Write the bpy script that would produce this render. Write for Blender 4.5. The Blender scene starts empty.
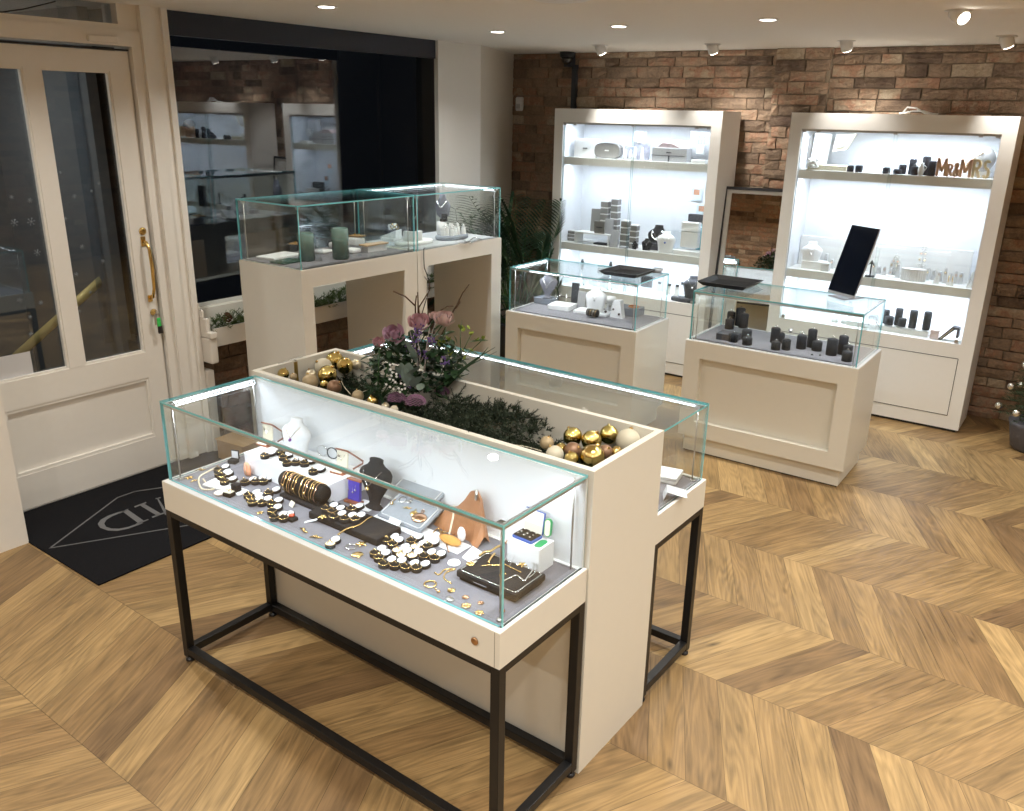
import bpy, bmesh, math, random
from mathutils import Vector, Matrix, Euler, noise
PI = math.pi
sc = bpy.context.scene
C = sc.collection
random.seed(7)

# ------------------------------------------------------------------ camera, world, exposure
FPX, PITCH, ROLL, YAW, CAMZ, PX, PY = 850.524, .3314, .0206, -.6298, 2.1313, 6.24, -1.42
_f = Vector((math.sin(YAW)*math.cos(PITCH), math.cos(YAW)*math.cos(PITCH), -math.sin(PITCH)))
_r = Vector((math.cos(YAW), -math.sin(YAW), 0)); _u = _r.cross(_f)
CR = math.cos(ROLL)*_r + math.sin(ROLL)*_u
CU = -math.sin(ROLL)*_r + math.cos(ROLL)*_u
CF = _f
cam = bpy.data.cameras.new('camera'); camo = bpy.data.objects.new('camera', cam); C.objects.link(camo)
camo.matrix_world = Matrix(((CR.x, CU.x, -CF.x, 0), (CR.y, CU.y, -CF.y, 0), (CR.z, CU.z, -CF.z, CAMZ), (0, 0, 0, 1)))
cam.sensor_width = 36; cam.lens = FPX/1024*36; cam.clip_start = .02
cam.shift_x = -PX/1024; cam.shift_y = PY/1024
sc.camera = camo
def at(u, v, z):
    """the point at height z in the room that the photo shows at pixel (u, v)"""
    d = CF + CR*((u-512-PX)/FPX) - CU*((v-405.5-PY)/FPX)
    return Vector((0, 0, CAMZ)) + d*((z-CAMZ)/d.z)
def at_x(u, v, x):
    d = CF + CR*((u-512-PX)/FPX) - CU*((v-405.5-PY)/FPX)
    return Vector((0, 0, CAMZ)) + d*(x/d.x)
def at_y(u, v, y, yaw=0):
    """the point on the upright plane y = const of a frame turned by yaw, in that frame"""
    d = CF + CR*((u-512-PX)/FPX) - CU*((v-405.5-PY)/FPX)
    n = Vector((-math.sin(yaw), math.cos(yaw), 0))
    q = Vector((0, 0, CAMZ)) + d*(y/d.dot(n))
    return Vector((q.x*math.cos(yaw)+q.y*math.sin(yaw), -q.x*math.sin(yaw)+q.y*math.cos(yaw), q.z))
w = bpy.data.worlds.new('world'); sc.world = w; w.use_nodes = True
w.node_tree.nodes['Background'].inputs[0].default_value = (.07, .075, .09, 1)
w.node_tree.nodes['Background'].inputs[1].default_value = .05
sc.view_settings.view_transform = 'Standard'; sc.view_settings.look = 'None'
sc.view_settings.gamma = 1; sc.view_settings.use_curve_mapping = False
sc.view_settings.exposure = 0.33
LAMP_W = 9.0      # one ceiling downlight
LED_W = 1.0        # scale of the LED strips
WARM = (1.0, .965, .88)
COOL = (.78, .87, 1.0)
CEIL = 2.629
try:
    sc.cycles.max_bounces = 10; sc.cycles.transparent_max_bounces = 24
    sc.cycles.diffuse_bounces = 4; sc.cycles.glossy_bounces = 5
    sc.cycles.sample_clamp_indirect = 4.0; sc.cycles.caustics_reflective = False
except Exception: pass

# ------------------------------------------------------------------ materials
class NT:
    def __init__(s, name):
        s.m = bpy.data.materials.new(name); s.m.use_nodes = True; s.t = s.m.node_tree
        s.t.nodes.clear(); s.out = s.n('ShaderNodeOutputMaterial')
    def n(s, t, **k):
        o = s.t.nodes.new(t)
        for a, v in k.items():
            if a == 'ins':
                for i, x in v.items():
                    if hasattr(x, 'is_linked') or isinstance(x, bpy.types.NodeSocket): s.t.links.new(x, o.inputs[i])
                    else: o.inputs[i].default_value = x
            else: setattr(o, a, v)
        return o
    def math(s, op, a, b=0.0, c=None):
        d = {0: a, 1: b}
        if c is not None: d[2] = c
        return s.n('ShaderNodeMath', operation=op, ins=d).outputs[0]
    def surf(s, x): s.t.links.new(x, s.out.inputs[0]); return s.m
def c4(c): return (c[0], c[1], c[2], 1)
MATS = {}
def pbr(name, col, rough=.5, metal=0, var=0, scale=30, bump=0, bscale=200, spec=.5, coat=0, emit=None, es=0, sheen=0, trans=0, sss=0):
    if name in MATS: return MATS[name]
    t = NT(name)
    p = t.n('ShaderNodeBsdfPrincipled', ins={'Roughness': rough, 'Metallic': metal, 'Specular IOR Level': spec, 'Coat Weight': coat, 'Sheen Weight': sheen, 'Transmission Weight': trans})
    tc = t.n('ShaderNodeTexCoord').outputs['Object']
    nz = t.n('ShaderNodeTexNoise', ins={'Vector': tc, 'Scale': scale, 'Detail': 4.0})
    lo = [max(0, x*(1-max(var, .015))) for x in col]; hi = [min(1, x*(1+max(var, .015))) for x in col]
    mx = t.n('ShaderNodeMix', data_type='RGBA', ins={0: nz.outputs[0], 6: c4(lo), 7: c4(hi)})
    t.t.links.new(mx.outputs[2], p.inputs['Base Color'])
    if bump:
        nb = t.n('ShaderNodeTexNoise', ins={'Vector': tc, 'Scale': bscale, 'Detail': 3.0})
        b = t.n('ShaderNodeBump', ins={'Strength': bump, 'Distance': .004, 'Height': nb.outputs[0]})
        t.t.links.new(b.outputs[0], p.inputs['Normal'])
    if emit: p.inputs['Emission Color'].default_value = c4(emit); p.inputs['Emission Strength'].default_value = es
    if sss: p.inputs['Subsurface Weight'].default_value = sss
    MATS[name] = t.surf(p.outputs[0]); return MATS[name]
def glass_mat(name, tint=(.97, .99, .985), refl=.04, gain=.96, power=5):
    if name in MATS: return MATS[name]
    t = NT(name)
    f = t.n('ShaderNodeLayerWeight', ins={0: .5}).outputs['Facing']
    f = t.math('ADD', t.math('MULTIPLY', t.math('POWER', f, power), gain), refl)
    a = t.n('ShaderNodeBsdfTransparent', ins={0: c4(tint)}); g = t.n('ShaderNodeBsdfGlossy', ins={0: (1, 1, 1, 1), 'Roughness': 0.0})
    m = t.n('ShaderNodeMixShader', ins={0: f, 1: a.outputs[0], 2: g.outputs[0]})
    MATS[name] = t.surf(m.outputs[0]); return MATS[name]
def floor_mat():
    t = NT('oak_chevron')
    o = t.n('ShaderNodeTexCoord').outputs['Object']
    s = t.n('ShaderNodeSeparateXYZ', ins={0: o}); X, Y = s.outputs[0], s.outputs[1]
    SW, RUN, PW = .5725, .29, .147
    v = t.math('DIVIDE', t.math('SUBTRACT', Y, 1.072), SW)
    row = t.math('FLOOR', v); fr = t.math('SUBTRACT', v, row)
    par = t.math('SUBTRACT', 1.0, t.math('MULTIPLY', t.math('ABSOLUTE', t.math('MODULO', row, 2.0)), 2.0))  # +1 even, -1 odd
    sh = t.math('MULTIPLY', t.math('MULTIPLY', fr, RUN), par)
    odd = t.math('MULTIPLY', t.math('SUBTRACT', 1.0, par), RUN/2)
    u = t.math('DIVIDE', t.math('ADD', t.math('ADD', X, sh), odd), PW)
    cell = t.math('FLOOR', u); fu = t.math('SUBTRACT', u, cell)
    wn = t.n('ShaderNodeTexWhiteNoise', noise_dimensions='2D', ins={'Vector': t.n('ShaderNodeCombineXYZ', ins={0: cell, 1: row}).outputs[0]})
    # grain coordinates: across the plank and along it
    gx = t.math('MULTIPLY', u, PW)
    gv = t.n('ShaderNodeCombineXYZ', ins={0: gx, 1: t.math('MULTIPLY', Y, 1.0), 2: t.math('MULTIPLY', wn.outputs[0], 37.0)}).outputs[0]
    mp = t.n('ShaderNodeMapping', ins={'Vector': gv, 'Scale': (26, 2.2, 1)})
    n1 = t.n('ShaderNodeTexNoise', ins={'Vector': mp.outputs[0], 'Scale': 1.0, 'Detail': 6.0, 'Roughness': .62, 'Distortion': 1.6})
    mp2 = t.n('ShaderNodeMapping', ins={'Vector': gv, 'Scale': (80, 4, 1)})
    n2 = t.n('ShaderNodeTexNoise', ins={'Vector': mp2.outputs[0], 'Scale': 1.0, 'Detail': 3.0, 'Roughness': .7})
    mp3 = t.n('ShaderNodeMapping', ins={'Vector': gv, 'Scale': (9, 1.3, 1)})
    wv = t.n('ShaderNodeTexWave', wave_type='RINGS', ins={'Vector': mp3.outputs[0], 'Scale': .9, 'Distortion': 7.0, 'Detail': 2.0, 'Detail Scale': 1.2})
    base = t.n('ShaderNodeValToRGB', ins={0: wn.outputs[0]})
    r = base.color_ramp; r.elements[0].position = 0; r.elements[0].color = (.19, .115, .055, 1)
    r.elements[1].position = 1; r.elements[1].color = (.425, .285, .128, 1)
    for p_, c_ in ((.15, (.25, .154, .067, 1)), (.5, (.305, .195, .085, 1)), (.8, (.36, .235, .102, 1))):
        e = r.elements.new(p_); e.color = c_
    k = t.math('ADD', t.math('ADD', t.math('MULTIPLY', n1.outputs[0], .85), t.math('MULTIPLY', n2.outputs[0], .45)), t.math('MULTIPLY', wv.outputs[0], .16))
    kn = t.n('ShaderNodeTexVoronoi', ins={'Vector': t.n('ShaderNodeMapping', ins={'Vector': gv, 'Scale': (5.5, 2.6, 1)}).outputs[0], 'Scale': 1.0})
    knot = t.n('ShaderNodeMapRange', ins={0: kn.outputs['Distance'], 1: .015, 2: .10, 3: .45, 4: 1.0}).outputs[0]
    mp4 = t.n('ShaderNodeMapping', ins={'Vector': gv, 'Scale': (9, 1.3, 1)})
    cath = t.n('ShaderNodeTexNoise', ins={'Vector': mp4.outputs[0], 'Scale': 1.0, 'Detail': 1.5, 'Roughness': .45})
    rg = t.math('POWER', t.math('ABSOLUTE', t.math('SINE', t.math('MULTIPLY', cath.outputs[0], 46.0))), 2.0)
    k = t.math('ADD', k, t.math('MULTIPLY', rg, -.15))
    k = t.math('MULTIPLY', t.math('ADD', t.math('MULTIPLY', k, 1.25), .08), knot)
    # narrow dark seam between planks and at the mitre
    e1 = t.math('MINIMUM', fu, t.math('SUBTRACT', 1.0, fu)); e1 = t.math('MULTIPLY', e1, PW)
    e2 = t.math('MULTIPLY', t.math('MINIMUM', fr, t.math('SUBTRACT', 1.0, fr)), SW)
    ed = t.math('MINIMUM', e1, e2)
    seam = t.n('ShaderNodeMapRange', ins={0: ed, 1: .0004, 2: .0019, 3: .45, 4: 1.0}).outputs[0]
    k = t.math('MULTIPLY', k, seam)
    col = t.n('ShaderNodeVectorMath', operation='SCALE', ins={0: base.outputs[0], 'Scale': k})
    bm = t.n('ShaderNodeBump', ins={'Strength': .25, 'Distance': .002, 'Height': t.math('ADD', seam, t.math('MULTIPLY', n2.outputs[0], .25))})
    p = t.n('ShaderNodeBsdfPrincipled', ins={'Base Color': col.outputs[0], 'Roughness': t.math('ADD', .36, t.math('MULTIPLY', n1.outputs[0], .16)), 'Normal': bm.outputs[0], 'Specular IOR Level': .45})
    return t.surf(p.outputs[0])
def brick_mat(name='old_brick', dark=1.0):
    t = NT(name)
    at_ = t.n('ShaderNodeAttribute', attribute_name='tone')
    o = t.n('ShaderNodeTexCoord').outputs['Object']
    n1 = t.n('ShaderNodeTexNoise', ins={'Vector': o, 'Scale': 9.0, 'Detail': 6.0, 'Roughness': .65})
    n2 = t.n('ShaderNodeTexNoise', ins={'Vector': o, 'Scale': 55.0, 'Detail': 5.0, 'Roughness': .7})
    r = t.n('ShaderNodeValToRGB', ins={0: t.math('ADD', at_.outputs['Fac'], t.math('MULTIPLY', t.math('SUBTRACT', n1.outputs[0], .5), .9))})
    cr = r.color_ramp; cr.elements[0].position = 0; cr.elements[0].color = (.085*dark, .055*dark, .042*dark, 1)
    cr.elements[1].position = 1; cr.elements[1].color = (.50*dark, .40*dark, .30*dark, 1)
    for p_, c_ in ((.2, (.17, .12, .085)), (.4, (.26, .185, .13)), (.52, (.32, .225, .155)), (.62, (.34, .19, .125)), (.70, (.38, .28, .195)), (.85, (.42, .34, .25))):
        e = cr.elements.new(p_); e.color = (c_[0]*dark, c_[1]*dark, c_[2]*dark, 1)
    k = t.math('ADD', .45, t.math('MULTIPLY', n2.outputs[0], 1.1))
    col = t.n('ShaderNodeVectorMath', operation='SCALE', ins={0: r.outputs[0], 'Scale': k})
    b = t.n('ShaderNodeBump', ins={'Strength': .9, 'Distance': .012, 'Height': t.math('ADD', n2.outputs[0], n1.outputs[0])})
    p = t.n('ShaderNodeBsdfPrincipled', ins={'Base Color': col.outputs[0], 'Roughness': .9, 'Normal': b.outputs[0], 'Specular IOR Level': .2})
    return t.surf(p.outputs[0])

cream = pbr('cream_lacquer', (.745, .72, .645), .33, spec=.45)
cream_gloss = pbr('cream_gloss', (.80, .775, .71), .16, coat=.3)
white_rim = pbr('white_lacquer', (.86, .86, .85), .3)
cab_white = pbr('cabinet_white', (.84, .835, .81), .3)
cab_in = pbr('cabinet_interior', (.86, .88, .92), .35)
baize = pbr('grey_velvet', (.16, .152, .175), .95, var=.35, scale=22, bump=.3, bscale=600, sheen=.3)
black_metal = pbr('black_steel', (.012, .012, .013), .38, metal=.3)
steel = pbr('brushed_steel', (.55, .54, .52), .3, metal=1)
alu = pbr('aluminium_profile', (.62, .63, .64), .35, metal=.8)
brass = pbr('polished_brass', (.80, .55, .20), .22, metal=1)
glass = glass_mat('case_glass')
glass_edge = pbr('glass_edge', (.20, .60, .66), .12, coat=.6)
glass_edge_dk = pbr('glass_edge_deep', (.03, .17, .19), .12, coat=.6)
glass_win = glass_mat('window_glass', (.80, .85, .9), .12, .86, 4)
glass_door_m = glass_mat('door_glass', (.80, .85, .88), .06, .8, 4)
paint = pbr('warm_white_paint', (.86, .83, .78), .45, var=.02)
ceil_m = pbr('ceiling_paint', (.86, .82, .76), .8)
led_cool = pbr('led_cool', (1, 1, 1), .5, emit=(.88, .93, 1), es=14)
led_warm = pbr('lamp_diffuser', (1, 1, 1), .5, emit=(1, .93, .82), es=12)
black_plastic = pbr('black_plastic', (.015, .015, .017), .35)
black_matte = pbr('black_velvet', (.013, .013, .013), .85, bump=.2, bscale=500, spec=.15)
white_plastic = pbr('white_plastic', (.85, .85, .84), .4)

# ------------------------------------------------------------------ mesh helpers
class MB:
    def __init__(s): s.b = bmesh.new(); s.mi = 0
    def _new(s, fn):
        n0 = len(s.b.faces); r = fn(); s.b.faces.ensure_lookup_table()
        for f in list(s.b.faces)[n0:]: f.material_index = s.mi
        return r
    def face(s, pts, smooth=False):
        f = s.b.faces.new([s.b.verts.new(p) for p in pts]); f.material_index = s.mi; f.smooth = smooth; return f
    def box(s, x0, x1, y0, y1, z0, z1, bev=0, M=None):
        if x0 > x1: x0, x1 = x1, x0
        if y0 > y1: y0, y1 = y1, y0
        if z0 > z1: z0, z1 = z1, z0
        v = [s.b.verts.new(p) for p in ((x0, y0, z0), (x1, y0, z0), (x1, y1, z0), (x0, y1, z0), (x0, y0, z1), (x1, y0, z1), (x1, y1, z1), (x0, y1, z1))]
        fs = []
        for q in ((0, 3, 2, 1), (4, 5, 6, 7), (0, 1, 5, 4), (1, 2, 6, 5), (2, 3, 7, 6), (3, 0, 4, 7)):
            f = s.b.faces.new([v[i] for i in q]); f.material_index = s.mi; fs.append(f)
        if bev:
            es = list({e for f in fs for e in f.edges})
            r = bmesh.ops.bevel(s.b, geom=es, offset=bev, segments=2, affect='EDGES', profile=.5)
            for f in r['faces']: f.material_index = s.mi
            v = list({x for f in r['faces'] for x in f.verts} | {x for x in v if x.is_valid})
        if M is not None:
            for x in set(v): x.co = M @ x.co
        return s
    def pane(s, x0, x1, y0, y1, z0, z1, edge=1):
        """a sheet of glass: the two broad faces slot 0, the four narrow ones the edge slot"""
        n0 = len(s.b.faces); s.box(x0, x1, y0, y1, z0, z1)
        fs = list(s.b.faces)[n0:]; fs.sort(key=lambda f: -f.calc_area())
        for f in fs[2:]: f.material_index = edge
        return s
    def tube(s, pts, r, n=8, cap=True, closed=False):
        pts = [Vector(p) for p in pts]; R = r if isinstance(r, (list, tuple)) else [r]*len(pts)
        rings = []; N = len(pts); up = None
        for i, p in enumerate(pts):
            if closed: d = (pts[(i+1) % N]-pts[i-1])
            else: d = (pts[min(i+1, N-1)]-pts[max(i-1, 0)])
            if d.length < 1e-9: d = Vector((0, 0, 1))
            d.normalize()
            if up is None: up = d.orthogonal().normalized()
            up = (up - d*up.dot(d))
            if up.length < 1e-6: up = d.orthogonal()
            up.normalize(); sd = d.cross(up)
            rings.append([s.b.verts.new(p+(up*math.cos(2*PI*k/n)+sd*math.sin(2*PI*k/n))*R[i]) for k in range(n)])
        m = N if closed else N-1
        for i in range(m):
            a, b = rings[i], rings[(i+1) % N]
            for k in range(n):
                f = s.b.faces.new((a[k], a[(k+1) % n], b[(k+1) % n], b[k])); f.smooth = True; f.material_index = s.mi
        if cap and not closed:
            for rg in (rings[0][::-1], rings[-1]):
                f = s.b.faces.new(rg); f.material_index = s.mi
        return s
    def lathe(s, prof, c=(0, 0, 0), n=24, M=None, sx=1, sy=1, smooth=True):
        """prof: list of (radius, z) from bottom to top"""
        c = Vector(c); rings = []
        for r, z in prof:
            if r < 1e-6: rings.append([s.b.verts.new((0, 0, z))])
            else: rings.append([s.b.verts.new((r*sx*math.cos(2*PI*k/n), r*sy*math.sin(2*PI*k/n), z)) for k in range(n)])
        for i in range(len(rings)-1):
            a, b = rings[i], rings[i+1]
            for k in range(n):
                k2 = (k+1) % n
                if len(a) == 1 and len(b) == 1: continue
                if len(a) == 1: q = (a[0], b[k2], b[k])
                elif len(b) == 1: q = (a[k], a[k2], b[0])
                else: q = (a[k], a[k2], b[k2], b[k])
                f = s.b.faces.new(q); f.smooth = smooth; f.material_index = s.mi
        for rg in rings:
            for v in rg:
                v.co = (M @ v.co if M is not None else v.co) + c
        for rg, rev in ((rings[0], True), (rings[-1], False)):
            if len(rg) > 2:
                f = s.b.faces.new(rg[::-1] if rev else rg); f.material_index = s.mi
        return s
    def cyl(s, x, y, z0, z1, r, n=20): return s.lathe([(r, z0), (r, z1)], (x, y, 0), n)
    def ball(s, c, r, n=16, sz=1, M=None):
        m = n//2
        return s.lathe([(max(0, r*math.sin(PI*i/m)) if 0 < i < m else 0, -r*sz*math.cos(PI*i/m)) for i in range(m+1)], c, n, M)
    def prism(s, poly, h0, h1, M=None):
        """poly of (x, z) outline in the x-z plane, extruded from y=h0 to y=h1"""
        a = [s.b.verts.new((x, h0, z)) for x, z in poly]; b = [s.b.verts.new((x, h1, z)) for x, z in poly]
        n = len(poly); F = [a[::-1], b] if True else []
        fs = [s.b.faces.new(a), s.b.faces.new(b[::-1])]
        for k in range(n): fs.append(s.b.faces.new((a[k], b[k], b[(k+1) % n], a[(k+1) % n])))
        for f in fs: f.material_index = s.mi
        if M is not None:
            for v in a+b: v.co = M @ v.co
        return s
    def mat(s, i): s.mi = i; return s
    def build(s, name, mats, parent=None, sharp=False):
        bmesh.ops.recalc_face_normals(s.b, faces=s.b.faces)
        me = bpy.data.meshes.new(name); s.b.to_mesh(me); s.b.free()
        for m in (mats if isinstance(mats, (list, tuple)) else [mats]): me.materials.append(m)
        o = bpy.data.objects.new(name, me); C.objects.link(o)
        if parent is not None: o.parent = parent
        return o
def tag(o, label, cat, group=None, kind=None):
    if label: o['label'] = label
    if cat: o['category'] = cat
    if group: o['group'] = group
    if kind: o['kind'] = kind
    return o
def thing(name, label, cat, loc=(0, 0, 0), rz=0, group=None):
    o = bpy.data.objects.new(name, None); o.empty_display_size = .05; C.objects.link(o)
    o.location = loc; o.rotation_euler = (0, 0, rz); return tag(o, label, cat, group)
def struct(name, mb, mats, parent=None):
    o = mb.build(name, mats, parent)
    if parent is None: o['kind'] = 'structure'
    return o
def dup(root, loc, rot=None, label=None, group=None, scale=None):
    r = root.copy(); C.objects.link(r); r.location = loc
    if rot is not None: r.rotation_euler = rot if isinstance(rot, tuple) else (0, 0, rot)
    if scale is not None: r.scale = (scale, scale, scale) if not isinstance(scale, tuple) else scale
    if label: r['label'] = label
    if group: r['group'] = group
    for ch in list(root.children):
        c = ch.copy(); C.objects.link(c); c.parent = r
        for g in list(ch.children):
            d = g.copy(); C.objects.link(d); d.parent = c
    return r
def light(name, kind, loc, parent, energy, col, size=None, sy=None, rot=(0, 0, 0), spread=None, angle=None, blend=.6, radius=.03, target=None):
    l = bpy.data.lights.new(name, kind); l.energy = energy; l.color = col
    if kind == 'AREA':
        if sy: l.shape = 'RECTANGLE'; l.size = size; l.size_y = sy
        else: l.shape = 'DISK'; l.size = size
        if spread: l.spread = spread
    if kind == 'SPOT': l.spot_size = angle; l.spot_blend = blend; l.shadow_soft_size = radius
    o = bpy.data.objects.new(name, l); C.objects.link(o); o.parent = parent; o.location = loc
    if target is not None:
        o.rotation_euler = (Vector(target)-Vector(loc)).to_track_quat('-Z', 'Y').to_euler()
    else: o.rotation_euler = rot
    o.visible_camera = True
    return o
def rotm(ax, a): return Matrix.Rotation(a, 4, ax)
def T(x, y, z): return Matrix.Translation((x, y, z))

# ------------------------------------------------------------------ the room
WX = -4.655                                   # plane of the door wall
CABYAW = .026; WALLYAW = .06
def wall_y(x): return 7.04+WALLYAW*(x+.65)
m = MB().box(-5.4, 3.2, -2.6, 8.0, -.05, 0); struct('floor', m, floor_mat())
# ceiling
m = MB().box(-5.75, 3.2, -2.6, 8.0, CEIL, CEIL+.08); struct('ceiling', m, ceil_m)
# rear walls of the shop behind the viewer
# brick back wall of real uneven bricks
def brick_wall(name, L, z0, z1, M, ch=.082, bw=.27, seed=3, mats=None, rough=1.0, kind='structure', skip=None, dark=0):
    rnd = random.Random(seed); bm = bmesh.new(); tl = bm.loops.layers.float.new('tone')
    def add(x0, x1, za, zb, y, tone):
        nx = max(2, int((x1-x0)/.06)); g = {}
        for i in range(nx+1):
            for k in range(3):
                x = x0+(x1-x0)*i/nx; z = za+(zb-za)*k/2
                edge = (i in (0, nx)) or k in (0, 2)
                p = Vector((x, 0, z))
                d = noise.noise(p*9+Vector((seed, 0, 0)))*.012*rough+noise.noise(p*31)*.006*rough
                xx = x+(noise.noise(p*23)*.006 if edge else 0); zz = z+(noise.noise(p*19+Vector((7, 7, 7)))*.007 if edge else 0)
                g[i, k] = bm.verts.new((xx, y-(0 if edge else .007)+d, zz))
        bd = {}
        for i in range(nx+1):
            for k in (0, 2):
                v = g[i, k]; bd[i, k] = bm.verts.new((v.co.x, .02, v.co.z))
        bd[0, 1] = bm.verts.new((g[0, 1].co.x, .02, g[0, 1].co.z)); bd[nx, 1] = bm.verts.new((g[nx, 1].co.x, .02, g[nx, 1].co.z))
        fs = []
        for i in range(nx):
            for k in range(2): fs.append(bm.faces.new((g[i, k], g[i+1, k], g[i+1, k+1], g[i, k+1])))
            fs.append(bm.faces.new((bd[i, 0], bd[i+1, 0], g[i+1, 0], g[i, 0]))); fs.append(bm.faces.new((g[i, 2], g[i+1, 2], bd[i+1, 2], bd[i, 2])))
        for k in range(2):
            fs.append(bm.faces.new((bd[0, k], g[0, k], g[0, k+1], bd[0, k+1]))); fs.append(bm.faces.new((g[nx, k], bd[nx, k], bd[nx, k+1], g[nx, k+1])))
        for f in fs:
            for l in f.loops: l[tl] = tone
    z = z0; r_ = 0
    while z < z1-.01:
        h = ch*rnd.uniform(.85, 1.12); zb = min(z+h, z1)
        x = -rnd.uniform(0, bw)
        while x < L:
            ww = bw*(rnd.uniform(.85, 1.15) if rnd.random() < .72 else rnd.uniform(.45, .6))
            a, b = max(x, 0), min(x+ww, L)
            if b-a > .03:
                add(a+.004, b-.004, z+.004, zb-.003, -rnd.uniform(.0, .016)*rough, min(1, max(0, rnd.gauss(.5-dark, .17))))
            x += ww
        z = zb; r_ += 1
    f = bm.faces.new([bm.verts.new(p) for p in ((0, .012, z0), (L, .012, z0), (L, .012, z1), (0, .012, z1))])
    for l in f.loops: l[tl] = .3
    f.material_index = 1
    for p in (((0, .012), (0, .15)), ((L, .15), (L, .012))): pass
    me = bpy.data.meshes.new(name); bm.to_mesh(me); bm.free()
    me.transform(M)
    for mm in mats: me.materials.append(mm)
    o = bpy.data.objects.new(name, me); C.objects.link(o)
    if kind: o['kind'] = kind
    return o
bmat = brick_mat(); mortar = pbr('lime_mortar', (.24, .19, .135), .95, var=.4, scale=40, bump=.5, bscale=90)
MW = T(0, 7.04+WALLYAW*.65, 0) @ rotm('Z', WALLYAW)
xl = -5.12/math.cos(WALLYAW)
brick_wall('wall_back', 8.3, 0, CEIL, MW @ T(xl, 0, 0), mats=[bmat, mortar])
# shallow brick pier between the two cabinets
brick_wall('trim_1', .42, 0, CEIL, MW @ T(-2.62, -.05, 0), mats=[bmat, mortar], seed=11)
struct('trim_2', MB().box(-2.62, -2.20, -.035, .02, 0, CEIL), mortar).matrix_world = MW
brick_wall('wall_rear', 7.7, 0, CEIL, T(3.02, -2.52, 0) @ rotm('Z', PI), mats=[bmat, mortar], seed=31)
brick_wall('wall_right', 10.2, 0, CEIL, T(3.0, 7.6, 0) @ rotm('Z', -PI/2), mats=[bmat, mortar], seed=32)
# ceiling casing over the left stretch of the brick wall
# door wall pieces
def wall_piece(name, y0, y1, z0, z1, x1=WX, x0=-4.95, mat=paint):
    return struct(name, MB().box(x0, x1, y0, y1, z0, z1), mat)
LWX = -4.28
struct('wall_left', MB().box(-4.95, LWX, -2.5, 1.657, 0, CEIL), paint)
# door surround and door leaf
m = MB()
m.box(-4.80, WX+.03, 2.745, 2.80, 0, 2.44); m.box(-4.80, WX+.055, 2.80, 2.86, 0, CEIL); m.box(-4.80, WX+.03, 2.86, 2.93, 0, CEIL); m.box(-4.80, WX+.05, 2.93, 2.965, 0, CEIL)
m.box(-4.80, WX+.03, 1.657, 2.80, 2.44, 2.50); m.box(-4.80, WX+.03, 1.657, 2.745, 2.42, 2.44); m.box(-4.78, WX+.018, 1.657, 2.80, 2.50, 2.528); m.box(-4.78, WX+.018, 2.69, 2.80, 2.528, CEIL)
m.box(-4.78, WX+.005, 1.657, 1.67, 0, CEIL)
struct('trim_3', m, paint)
# fanlight over the door
m = MB().pane(-4.70, -4.692, 1.66, 2.69, 2.528, CEIL, edge=0)
fan = struct('window_2', m, glass_win)
m = MB(); m.tube([(-4.688, 2.02, 2.56), (-4.688, 2.13, 2.536), (-4.688, 2.24, 2.56)], .0035, 5)
m.tube([(-4.688, 1.80, 2.60), (-4.688, 2.02, 2.56)], .003, 5); m.tube([(-4.688, 2.24, 2.56), (-4.688, 2.40, 2.61)], .003, 5)
m.build('painted_emblem', black_plastic, fan)
# leaf: stiles, rails, mullion, panel
m = MB(); dx0, dx1 = WX-.045, WX
for a, b, c, d in ((1.67, 1.80, .0, 2.395), (2.621, 2.735, 0, 2.395), (2.172, 2.255, .735, 2.295)): m.box(dx0, dx1, a, b, c, d)
m.box(dx0, dx1, 1.80, 2.621, 2.293, 2.395); m.box(dx0, dx1, 1.80, 2.621, .58, .737); m.box(dx0, dx1, 1.80, 2.621, .003, .204)
m.box(dx0, dx1-.02, 1.80, 2.621, .204, .58)
for a, b in ((1.80, 2.172), (2.255, 2.621)):            # glazing beads
    for (p, q, r, s_) in ((a, a+.012, .737, 2.293), (b-.012, b, .737, 2.293), (a+.012, b-.012, .737, .749), (a+.012, b-.012, 2.281, 2.293)): m.box(dx1-.03, dx1-.006, p, q, r, s_)
m.box(dx1-.022, dx1-.004, 1.80, 2.621, .204, .222); m.box(dx1-.022, dx1-.004, 1.80, 2.621, .562, .58)
m.box(dx1-.021, dx1-.004, 1.80, 1.815, .222, .562); m.box(dx1-.021, dx1-.004, 2.606, 2.621, .222, .562)
door = struct('door_1', m, paint)
for i, (a, b) in enumerate(((1.80, 2.172), (2.255, 2.621))):
    g = MB().pane(dx1-.034, dx1-.028, a, b, .737, 2.293, edge=0).build('door_pane', glass_door_m, door)
# brass pull, lock, keys
m = MB(); hy = 2.69
m.lathe([(.022, 0), (.022, .006), (.012, .012)], (dx1, hy+.004, 1.44), 16, rotm('Y', PI/2))
m.box(dx1, dx1+.006, hy-.014, hy+.014, 1.355, 1.41, .002); m.box(dx1, dx1+.006, hy-.014, hy+.014, 1.03, 1.07, .002)
m.tube([(dx1+.004, hy, 1.385), (dx1+.03, hy+.002, 1.38), (dx1+.045, hy+.006, 1.34), (dx1+.048, hy+.01, 1.24), (dx1+.045, hy+.008, 1.12), (dx1+.03, hy+.004, 1.06), (dx1+.004, hy, 1.05)], [.008, .008, .009, .011, .009, .008, .008], 10)
m.build('pull_handle', brass, door)
m = MB(); m.lathe([(.02, 0), (.02, .01), (.008, .02), (.008, .03)], (dx1, 2.70, .965), 16, rotm('Y', PI/2)); m.build('door_lock', brass, door)
m = MB(); m.box(dx1-.001, dx1+.002, 1.50, 1.83, .66, .80)
n_ = MB().box(dx1-.029, dx1-.026, 1.67, 1.99, .742, .87).build('paper_notice', pbr('paper_white', (.62, .62, .64), .7), door)
m.b.free()
kt = thing('key_bunch', 'bunch of keys with bright green tag hanging in the door lock', 'keys', (dx1+.035, 2.70, .965))
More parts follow.
